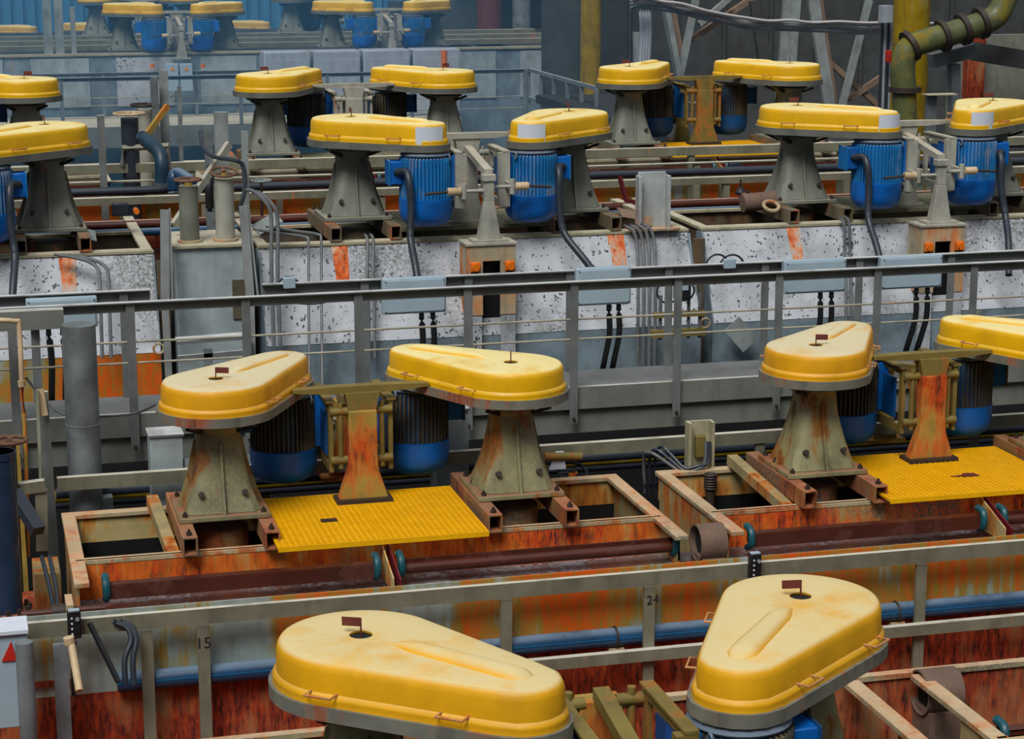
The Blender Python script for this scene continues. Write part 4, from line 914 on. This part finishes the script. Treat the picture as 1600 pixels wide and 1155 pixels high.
for (x, y, w, h, lb) in ((452, 442, .13, .12, 'small pale blue box on the far handrail at left of the long rail'), (1140, 412, .14, .11, 'small pale blue box on the far handrail between two cable loops')):
    c = P(x, y, 21.93); MB().box(c.x-w/2, c.x+w/2, 21.9, 21.96, c.z-h/2, c.z+h/2).build('small_box', M['jbox'], label=lb, cat='junction box', bevel=.008)
c = P(1067, 455, 23.4); r = thing('control_unit', 'black control unit with cables behind the walkway handrail', 'control unit', (c.x, 23.4, 3.9))
MB().box(c.x-.09, c.x+.09, 23.35, 23.5, c.z-.1, c.z+.17).build('housing', M['black'], r, bevel=.01); MB().box(c.x-.05, c.x+.05, 23.34, 23.35, c.z+.02, c.z+.10).build('label_plate', M['jbox'], r)
for s_ in (-.22, -.05, .08, .2): MB().cyl((c.x+s_*1.2, 23.45, 3.9), (c.x+s_*1.2, 23.45, c.z-.05), .022, seg=8).build('pipe', M['conduit'], r)
MB().box(c.x-.35, c.x+.3, 23.4, 23.5, c.z-.32, c.z-.26).build('clamp_bar', M['frame_y'], r); MB().box(c.x-.38, c.x+.3, 23.4, 23.5, 3.93, 4.02).build('foot_bar', M['frame_y'], r)
# channel bracket on the middle tank
r = thing('channel_bracket', 'upright pale channel bracket with rust runs on the middle tank', 'bracket', (8.34, 24.7, 5.06))
m = MB(); m.box(8.16, 8.52, 24.72, 24.76, 5.06, 5.78); m.box(8.13, 8.17, 24.60, 24.76, 5.06, 5.74); m.box(8.51, 8.55, 24.60, 24.76, 5.06, 5.74); m.build('channel', M['palerust'], r, bevel=.006)
MB().box(8.02, 8.66, 24.55, 24.82, 5.055, 5.08).build('foot_plate', M['rim'], r)
MB().box(8.24, 8.34, 24.70, 24.72, 5.10, 5.22).build('rust_scab', M['swbox'], r)
# rust runs on white walls below beam ends: real stains -> thin flaked plates
for (px, py0, py1, w, lb) in ((531, 380, 440, .20, 'below the beam end under the first papered cover'), (963, 358, 420, .22, 'below the beam end under the second papered cover'), (105, 400, 455, .20, 'below the beam end at left'), (1241, 350, 395, .18, 'below the beam end at right'), (841, 372, 385, .01, '')):
    if not lb: continue
    a = P(px, py0, 24.62); t = min(5.03, a.z); zt = 5.02; zb = 4.5
    sl = lambda z: 24.68-(5.05-z)*(.58/1.12)-.006
    m = MB(); 
    A = [(a.x-w/2, sl(zt), zt), (a.x+w/2, sl(zt), zt), (a.x+w*.4, sl(zb+.1), zb+.1), (a.x+w*.15, sl(zb), zb), (a.x-w*.1, sl(zb+.08), zb+.08), (a.x-w*.35, sl(zb+.02), zb+.02)]
    a1 = m.ring(A); b1 = m.ring([(x, y+.005, z) for x, y, z in A]); m.f.append(tuple(a1)); m.f.append(tuple(b1[::-1])); m.bridge(a1, b1)
    m.build('rust_run', M['rustspot'], label='orange rust run on the white wall '+lb, cat='rust stain', group='rust runs on the white walls')
# motor feed hoses of the front upper row
for (hx, sx, w, bend) in ((4.67, 1, 'left middle', 0), (7.48, -1, 'right middle', .45), (10.61, 1, 'first right', 0), (13.42, -1, 'far right', -.2), (.95, -1, 'left edge', -.1)):
    mx, my = hx+LX*sx, 25.53-LY; bx = mx-sx*.39
    bx2 = bx+sx*.1
    MB().tube([(bx, my-.1, 5.90), (bx2, my-.22, 5.92), (bx2+.02*sx, my-.32, 5.80), (bx2+.03*sx, my-.36, 5.5), (bx2, my-.45, 5.15), (bx2+bend*.4, my-.72, 4.85), (bx2+bend, my-1.0, 4.45)], .042, 10, 4, ripple=.022).build('corrugated_hose', M['hose'], label='dark corrugated hose from the '+w+' motor down the white wall', cat='hose', group='corrugated motor hoses')
# tipped plates and wheel rims on the upper tank edge
for (px, py, Y, a, lb) in ((130, 365, 25.3, .3, 'grey plate on the left tank edge'), (418, 350, 25.2, -.5, 'bent grey plate beside the middle pedestal'), (1190, 315, 25.3, .2, 'pale crumpled plate before the right pedestal'), (985, 335, 25.4, .2, 'bent brown plate on the middle tank')):
    c = P(px, py, Y); m = MB(); m.bar((c.x-.15, Y, c.z+a*.15), (c.x+.15, Y+.05, c.z-a*.15), .22, .012, (0, -.5, 1)); m.build('loose_plate', M['steel'] if 'brown' not in lb else M['brownsteel'], label=lb, cat='plate')
c = P(1205, 322, 24.95); m = MB(); m.torus(c, .10, .025, (0, -.6, 1), 20, 8); m.build('pipe_ring', M['rim'], label='rusty ring before the right pedestal of the upper row', cat='ring')
MB().cyl(P(1160, 318, 25.2), P(1210, 312, 25.2), .12, seg=16).build('pipe_piece', M['stub'], label='grey pipe piece behind the rusty ring', cat='pipe')

# ------------------------------------------------------------------ far part
WF = 56.0
r = thing('far_tank_wall', 'long pale far tank wall with rust streaks in blue haze', 'wall', (7, WF, 0))
MB().box(-4, 19, WF, WF+.1, 0, 5.24).build('wall_plate', M['wall_b'], r); 
for i in range(9):
    x = -2.6+i*2.2; MB().box(x, x+1.5, WF-.03, WF, 3.9, 5.18).build('wall_panel', M['wall_p'] if i % 3 else M['wall_w'], r)
MB().box(-4, 19, WF-.05, WF+.15, 5.24, 5.30).build('rim', M['rim_clean'], r)
MB().box(-4, 19, WF+.15, WF+12, 5.1, 5.2).build('far_tank_deck', M['concrete'], label='grey deck of the far tanks behind the hazy wall', cat='deck')
for (z, y, w) in ((5.2, 58.9, 'front'), (5.25, 60.4, 'middle'), (5.3, 61.8, 'rear')):
    MB().box(-4, 17, y-.07, y+.07, z, z+.14).build('far_beam', M['angle'], label=w+' pale beam across the hazy far tanks', cat='beam')
r = thing('far_walkway', 'pale far walkway below the hazy wall', 'walkway', (5, 54, 0))
MB().box(-4, 12.5, 52.6, 55.5, 3.62, 3.70).build('deck', M['rim_clean'], r); MB().box(-4, 12.5, 52.5, 52.6, 3.2, 3.72).build('edge_beam', M['fascia'], r)
for x in (-2, 1.5, 5, 8.5, 12): MB().box(x-.1, x+.1, 53, 53.2, 0, 3.62).build('support', M['fascia'], r)
handrail(52.5, 3.7, 4.95, [-2+2.2*k for k in range(7)]+[P(820, 110, 52.5).x], -4, P(820, 110, 52.5).x, 'near handrail of the far walkway', M['rail_blue'], (4.25, 3.95), .1)
handrail(55.3, 3.7, 4.85, [-1.2+2.4*k for k in range(6)], -4, 12.4, 'rear handrail of the far walkway', M['rail_blue'], (4.2,), .1)
x0 = P(820, 110, 52.5).x
r = thing('stair_rail', 'pale railing turning towards the camera at the end of the far walkway', 'handrail', (x0+.1, 49, 3))
MB().bar((x0+.1, 52.5, 4.93), (x0+.1, 46.5, 4.93), .07, .09).build('top_rail', M['rail_blue'], r); MB().bar((x0+.1, 52.5, 4.2), (x0+.1, 46.5, 4.2), .06, .08).build('mid_rail', M['rail_blue'], r)
for k in range(6): MB().box(x0+.06, x0+.14, 46.5+k*1.2-.04, 46.5+k*1.2+.04, 3.0, 4.9).build('upright', M['rail_blue'], r)
MB().box(x0-.4, x0+.8, 46.5, 51.9, 2.9, 3.0).build('landing', M['rim_clean'], label='pale landing under the turning rail', cat='landing')
for i in range(4):
    a = P(413+i*78, 78, 53.5); b = P(413+i*78+76, 150, 53.5)
    r = thing('grey_cabinet', ['first', 'second', 'third', 'fourth'][i]+' from left of the plain grey cabinets on the far walkway', 'cabinet', ((a.x+b.x)/2, 54, 3.7), 'grey cabinets on the far walkway')
    MB().box(a.x, b.x-.03, 53.6, 54.4, 3.7, 5.42).build('housing', M['cabinet'], r, bevel=.03); MB().box(a.x+.05, b.x-.08, 53.58, 53.6, 3.75, 5.2).build('door', M['cabinet'], r)
for i, px in enumerate((270, 292)):
    a = P(px-11, 100, 55.0); b = P(px+11, 142, 55.0)
    r = thing('switch_cabinet', ('left' if i == 0 else 'right')+' pale blue cabinet with a yellow warning triangle on the far walkway', 'cabinet', ((a.x+b.x)/2, 55, b.z), 'warning cabinets')
    MB().box(a.x, b.x-.02, 55.0, 55.25, b.z, a.z).build('housing', M['jbox'], r, bevel=.01)
    cx_, cz_ = (a.x+b.x)/2, a.z-.12; MB().xprism([(cx_-.06, cz_-.05), (cx_+.06, cz_-.05), (cx_, cz_+.06)], 54.985, 54.999).build('warning_triangle', M['wyel'], r)
for i, px in enumerate((238, 317)):
    c = P(px, 103, 55.2); MB().cyl((c.x, 55.2, c.z-.05), (c.x, 55.2, c.z+.05), .06, seg=10).build('orange_lamp', M['orange'], label=('left' if i == 0 else 'right')+' small orange knob beside the warning cabinets', cat='knob')
c = P(694, 97, 53.2); MB().cyl((c.x, 53.2, 3.7), (c.x, 53.2, c.z+.3), .08, seg=10).build('orange_valve', M['orange'], label='orange upright valve at the right end of the grey cabinets', cat='valve')
for (px, lb) in ((72, 'left far grey post pair, left one'), (90, 'left far grey post pair, right one'), (112, 'slim far post under the left edge covers')):
    p = P(px, 0, 56.2); p.z = 7.4 if px < 100 else 6.5; stick('far_post', p, Vector((p.x, 56.2, 5.0)), .22 if px < 100 else .12, .2, M['steel'], lb)
# far building shell (the setting)
def wall(name, x0, x1, y0, y1, z0, z1, mat): return MB().box(x0, x1, y0, y1, z0, z1).build(name, mat, kind='structure')
MB().box(-45, 70, -6, 110, -.1, 0).build('floor', M['concrete'], kind='structure')
wall('wall_left', -30.3, -30, -12, 100, 0, 13, M['darkwall']); wall('wall_front', -30, 60, -12.3, -12, 0, 13, M['darkwall'])  # both hall walls lie out of view, added to block low side light
w = thing('wall_back', None, None, (0, 92, 0)); w['kind'] = 'structure'
m = MB()
for i in range(90): m.box(-8+i*.5, -8+i*.5+.25, 91.8, 92, 0, 16)
m.box(-8, 37, 92, 92.3, 0, 16); m.build('corrugated_cladding', M['cladding'], w, kind='stuff')
YW = 46.0
r = wall('wall_right', 14.6, 60, YW+6, YW+6.4, 0, 14, M['darkwall'])
for i in range(22):
    x = 15.5+i*1.3; MB().box(x, x+.08, YW+5.9, YW+6, 0, 14).build('trim_%d' % (i+1), M['darkwall'], kind='structure')
wall('trim_30', 12.6, 14.6, 62, 62.5, 0, 6.3, M['darkwall'])
# yellow columns and pipes on the right
c = P(923, 60, 50); r = thing('yellow_pipe_column', 'thick yellow vertical pipe at the top centre', 'pipe', (c.x, 50, 0))
MB().cyl((c.x, 50, 0), (c.x, 50, 12), .26, seg=28).build('pipe', M['ypipe'], r); q = P(918, 12, 49.7); 
for dx in (-.1, .1): MB().box(c.x+dx-.06, c.x+dx+.06, 49.72, 49.74, 7.0, 7.2).build('white_mark', M['paper'], r)
c = P(1423, 60, 38); r = thing('yellow_pipe_column', 'thicker yellow vertical pipe rising behind the elbow at right', 'pipe', (c.x, 38, 0))
MB().cyl((c.x, 38, 0), (c.x, 38, 12), .36, seg=32).build('pipe', M['ypipe'], r)
for z in (6.4, 7.9): MB().cyl((c.x, 38, z), (c.x, 38, z+.02), .365, seg=32).build('weld_band', M['stub'], r)
YP = 35.5
r = thing('elbow_pipeline', 'dirty yellow flanged pipeline bending up at the right', 'pipe', P(1414, 190, YP))
pth = [P(1414, 200, YP), P(1413, 150, YP), P(1411, 105, YP), P(1418, 78, YP), P(1440, 66, YP), P(1480, 54, YP), P(1530, 38, YP), P(1556, 25, YP), P(1570, 0, YP), P(1585, -40, YP)]
MB().tube(pth, .225, 20, 5).build('pipe', M['elbow'], r)
for (px, py, ax) in ((1414, 140, (0, 0, 1)), (1422, 72, (1, 0, .5)), (1473, 56, (1, 0, .3)), (1505, 46, (1, 0, .3)), (1533, 36, (1, 0, .3))):
    c = P(px, py, YP); a = Vector(ax).normalized()*.03; MB().cyl(c-a*1.6, c+a*1.6, .30, seg=24).build('pipe_flange', M['bolt'], r)
q = P(1414, 200, YP); MB().cyl((q.x, YP, 0), (q.x, YP, q.z), .235, seg=20).build('riser', M['elbow'], r)
r = thing('support_bracket', 'dark plated steel bracket under the yellow pipeline', 'bracket', P(1490, 190, 36))
a = P(1480, 86, 36); b = P(1600, 70, 36)
m = MB(); m.bar(P(1455, 95, 36), P(1520, 78, 36), .3, .25); m.build('arm', M['column'], r); MB().bar(P(1490, 100, 36), P(1492, 200, 36), .18, .2).build('leg', M['column'], r)
MB().bar(P(1520, 80, 36.3), P(1640, 100, 36.3), .25, .35).build('cross_beam', M['darkwall'], r)
q = P(1458, 215, 34.6); q.z = 0; stick('side_post', P(1455, 148, 34.6), q, .18, .1, M['column'], 'grey post with a flat cap beside the yellow pipes', 'post')
stick('cap_plate', P(1445, 148, 34.5), P(1492, 147, 34.5), .25, .02, M['rim_clean'], 'flat pale plate on the grey post beside the yellow pipes', 'plate')
MB().box(P(1480, 110, 37.5).x, P(1640, 110, 37.5).x, 37.4, 37.5, 4.5, 6.6).build('rusty_tank', M['ped_grey'], label='dark streaked tank side behind the right edge cover', cat='tank')
MB().box(P(1508, 110, 37.3).x, P(1535, 110, 37.3).x, 37.2, 37.4, 4.9, 6.7).build('rust_column', M['launder_red'], label='rusty orange column before the dark tank side at right', cat='column')
# steel trestle
TY = 44
TR = [((1238, -10), (1222, 200), .40, 'steel', 'broad vertical grey post of the trestle'), ((1266, -30), (1300, 195), .26, 'steel', 'pale leg leaning right in the right trestle'), ((1275, -30), (1306, 190), .16, 'brownsteel', 'brown leg flange in the right trestle'), ((1358, 0), (1308, 195), .18, 'steel', 'pale leg leaning left in the right trestle'),
      ((1036, -10), (1060, 118), .25, 'steel', 'pale leg leaning right in the left trestle'), ((1044, -10), (1066, 100), .22, 'brownsteel', 'brown leg flange in the left trestle'), ((1087, 0), (1062, 120), .18, 'steel', 'pale leg leaning left in the left trestle'),
      ((1142, -5), (1092, 38), .12, 'steel', 'upper slanting bar between the trestles'), ((1175, -3), (1080, 62), .16, 'brownsteel', 'brown slanting bar between the trestles'), ((1325, 155), (1378, 120), .16, 'brownsteel', 'short brown angle bar beside the conduits'),
      ((1180, 0), (1195, 100), .28, 'darkwall', 'dark upright behind the left trestle'), ((1288, 90), (1372, 165), .12, 'brownsteel', 'long brown brace behind the right trestle'), ((1000, 50), (1001, 100), .3, 'steel', 'short pale post at the cable bundle end')]
for i, (a, b_, w, mt, lb) in enumerate(TR): stick('trestle_bar', P(*a, TY+(.25 if mt == 'brownsteel' else 0)+i*.02), P(*b_, TY+(.25 if mt == 'brownsteel' else 0)+i*.02), w, .12, M[mt], lb, 'steel bar')
for k in range(5):
    pts = [P(x, y+(k-2)*3.2+random.uniform(-2.2, 2.2), 42.5+k*.06) for x, y in ((985, 8), (1005, 3), (1035, 8), (1065, 14), (1100, 22), (1135, 30), (1165, 36), (1200, 39), (1235, 40), (1270, 42), (1310, 42), (1350, 44), (1400, 42), (1470, 42))]
    MB().tube(pts, .035, 6).build('cable', M['wire'] if k < 3 else M['cabinet'], label=['topmost', 'second', 'middle', 'fourth', 'lowest'][k]+' pale cable of the bundle sagging across the steel trestle', cat='cable', group='cable bundle across the trestle')
for k in range(4):
    x = 1001+k*4; MB().tube([P(x, 10, 43), P(x+2, 50, 43), P(x-1, 110, 43)], .05, 6).build('cable', M['cabinet'], label=['leftmost', 'second from left', 'third from left', 'rightmost'][k]+' blue-grey cable hanging down left of the trestle', cat='cable', group='hanging cables left of the trestle')
for k in range(4):
    x = 1376+k*5; MB().tube([P(x+3, 20, 39.5), P(x+2, 60, 39.5), P(x, 110, 39.5), P(x-2, 170, 39.5)], .03, 6).build('conduit', M['cabinet'] if k % 2 else M['hose'], label=['leftmost', 'second from left', 'third from left', 'rightmost'][k]+' upright conduit beside the thick yellow pipe', cat='conduit', group='conduits beside the yellow pipe')
c = P(1384, 24, 39.2); MB().box(c.x-.12, c.x+.12, 39.1, 39.3, c.z-.15, c.z+.2).build('small_box', M['cabinet'], label='small grey box on the conduits by the yellow pipe', cat='junction box', bevel=.01)
c = P(1390, 88, 39.2); MB().box(c.x-.06, c.x+.06, 39.1, 39.3, c.z-.12, c.z+.12).build('red_box', M['red'], label='small red box on the conduits by the yellow pipe', cat='call point', bevel=.01)
MB().box(P(950, 200, 44).x, 22, 38, 50, 4.3, 4.5).build('upper_deck', M['concrete'], label='dark upper deck beneath the steel trestle', cat='deck')
# dark platform building behind the centre
r = thing('centre_platform', 'dim blue-grey steel platform behind the far walkway', 'platform', (16, 66, 0))
a = P(700, 0, 66); b = P(905, 0, 66)
MB().box(a.x, b.x+1.4, 66, 70, 7.6, 9.5).build('upper_panel', M['ped_grey'], r); MB().box(a.x-1.2, b.x+1, 67, 67.3, 0, 7.6).build('dark_panel', M['darkwall'], r)
for px, rr in ((765, .42), (815, .3)): q = P(px, 30, 65.5); MB().cyl((q.x, 65.5, 0), (q.x, 65.5, 10), rr, seg=20).build('column', M['flag'] if rr > .4 else M['column'], r)
MB().tube([P(822, 95, 62), P(800, 95, 62), P(795, 65, 62), P(812, 55, 62), P(826, 70, 62), P(826, 110, 62)], .22, 12).build('bent_pipe', M['brownsteel'], label='brown hooked pipe behind the far walkway rail', cat='pipe')
for i, px in enumerate((720, 775)):
    q = P(px, 110, 57.5); MB().box(q.x-.44, q.x+.44, 57.3, 58.6, 0, 5.2).build('pale_tank', M['wall_b'] if i == 0 else M['wall_p'], label=('left' if i == 0 else 'right')+' pale stained tank behind the far walkway rail', cat='tank', bevel=.02)

# blue haze of the far half of the hall
hm = bpy.data.materials.new('blue_haze'); hm.use_nodes = True; hm.node_tree.nodes.clear()
ho = hm.node_tree.nodes.new('ShaderNodeOutputMaterial'); hv = hm.node_tree.nodes.new('ShaderNodeVolumePrincipled')
hv.inputs['Color'].default_value = (.22, .60, 1.0, 1); hv.inputs['Density'].default_value = .0135; hv.inputs['Anisotropy'].default_value = .2
hm.node_tree.links.new(hv.outputs[0], ho.inputs['Volume'])
MB().box(-25, 13.5, 36.5, 90, .2, 11).build('haze', hm, label='thin blue haze hanging over the far tanks', cat='haze', kind='stuff')
# small fittings over the upper troughs
for (px, py, Y, R, lb) in ((408, 282, 27.2, .13, 'flat grey handwheel on a thin stem behind the grey conduits'), (1035, 308, 26.6, .07, 'small black cap on a stem over the upper trough, left one'), (1157, 300, 27.6, .07, 'small black cap on a stem over the upper trough, right one')):
    c = P(px, py, Y); r = thing('stem_valve', lb, 'valve', (c.x, Y, 4.6)); MB().cyl((c.x, Y, 4.6), c, .02, seg=8).build('stem', M['bolt'], r)
    if R > .1: handwheel(c, R, .014, r, M['steel'])
    else: MB().lathe(c, [(R, -.04), (R*1.1, .0), (R*.6, .05), (.015, .07), (.012, .18)], 14).build('cap', M['black'], r)
a = P(972, 300, 25.9); r = thing('red_lever', 'dark red lever beside the channel bracket', 'lever', (a.x, 25.9, 5.0))
MB().bar(P(968, 275, 25.9), P(978, 312, 25.8), .05, .04).build('lever_arm', M['maroon'], r); MB().bar(P(976, 312, 25.8), P(1000, 318, 25.7), .05, .05).build('lever_foot', M['maroon'], r)
MB().cyl(P(998, 308, 25.6), P(1014, 306, 25.6), .13, seg=20).build('drum', M['hose'], label='dark drum end beside the channel bracket', cat='drum')
c = P(213, 330, 25.6); MB().cyl((c.x, 25.55, c.z), (c.x, 25.7, c.z), .035, seg=12).build('orange_lamp', M['orange'], label='orange round lamp over the left tank edge', cat='lamp')
for (px, py, Y, lb) in ((188, 328, 25.9, 'teal black bearing block over the left tank edge'), (1150, 262, 30.0, 'dark fitting on the long cream beam at right')):
    c = P(px, py, Y); MB().box(c.x-.1, c.x+.1, Y, Y+.12, c.z-.08, c.z+.08).build('bearing_block', M['hose'], label=lb, cat='bearing', bevel=.015)
# eyebolts and plates hanging below the sloping walls
for (px, py) in ((248, 545), (1102, 505)):
    c = P(px, py, 24.0); MB().torus(c, .06, .014, (0, 1, 0), 18, 6).build('lifting_ring', M['rim'], label='rusty lifting ring on the '+('left speckled tank' if px < 500 else 'middle speckled tank, right end'), cat='ring')
c = P(1158, 520, 23.9); m = MB(); m.bar((c.x-.13, 23.9, c.z+.12), (c.x+.12, 23.88, c.z-.16), .02, .26, (1, 0, 1)); m.build('hanging_plate', M['steel'], label='pale square plate hanging askew under the right speckled wall', cat='plate')
for o in bpy.data.objects:
    if 'org' in o: del o['org']
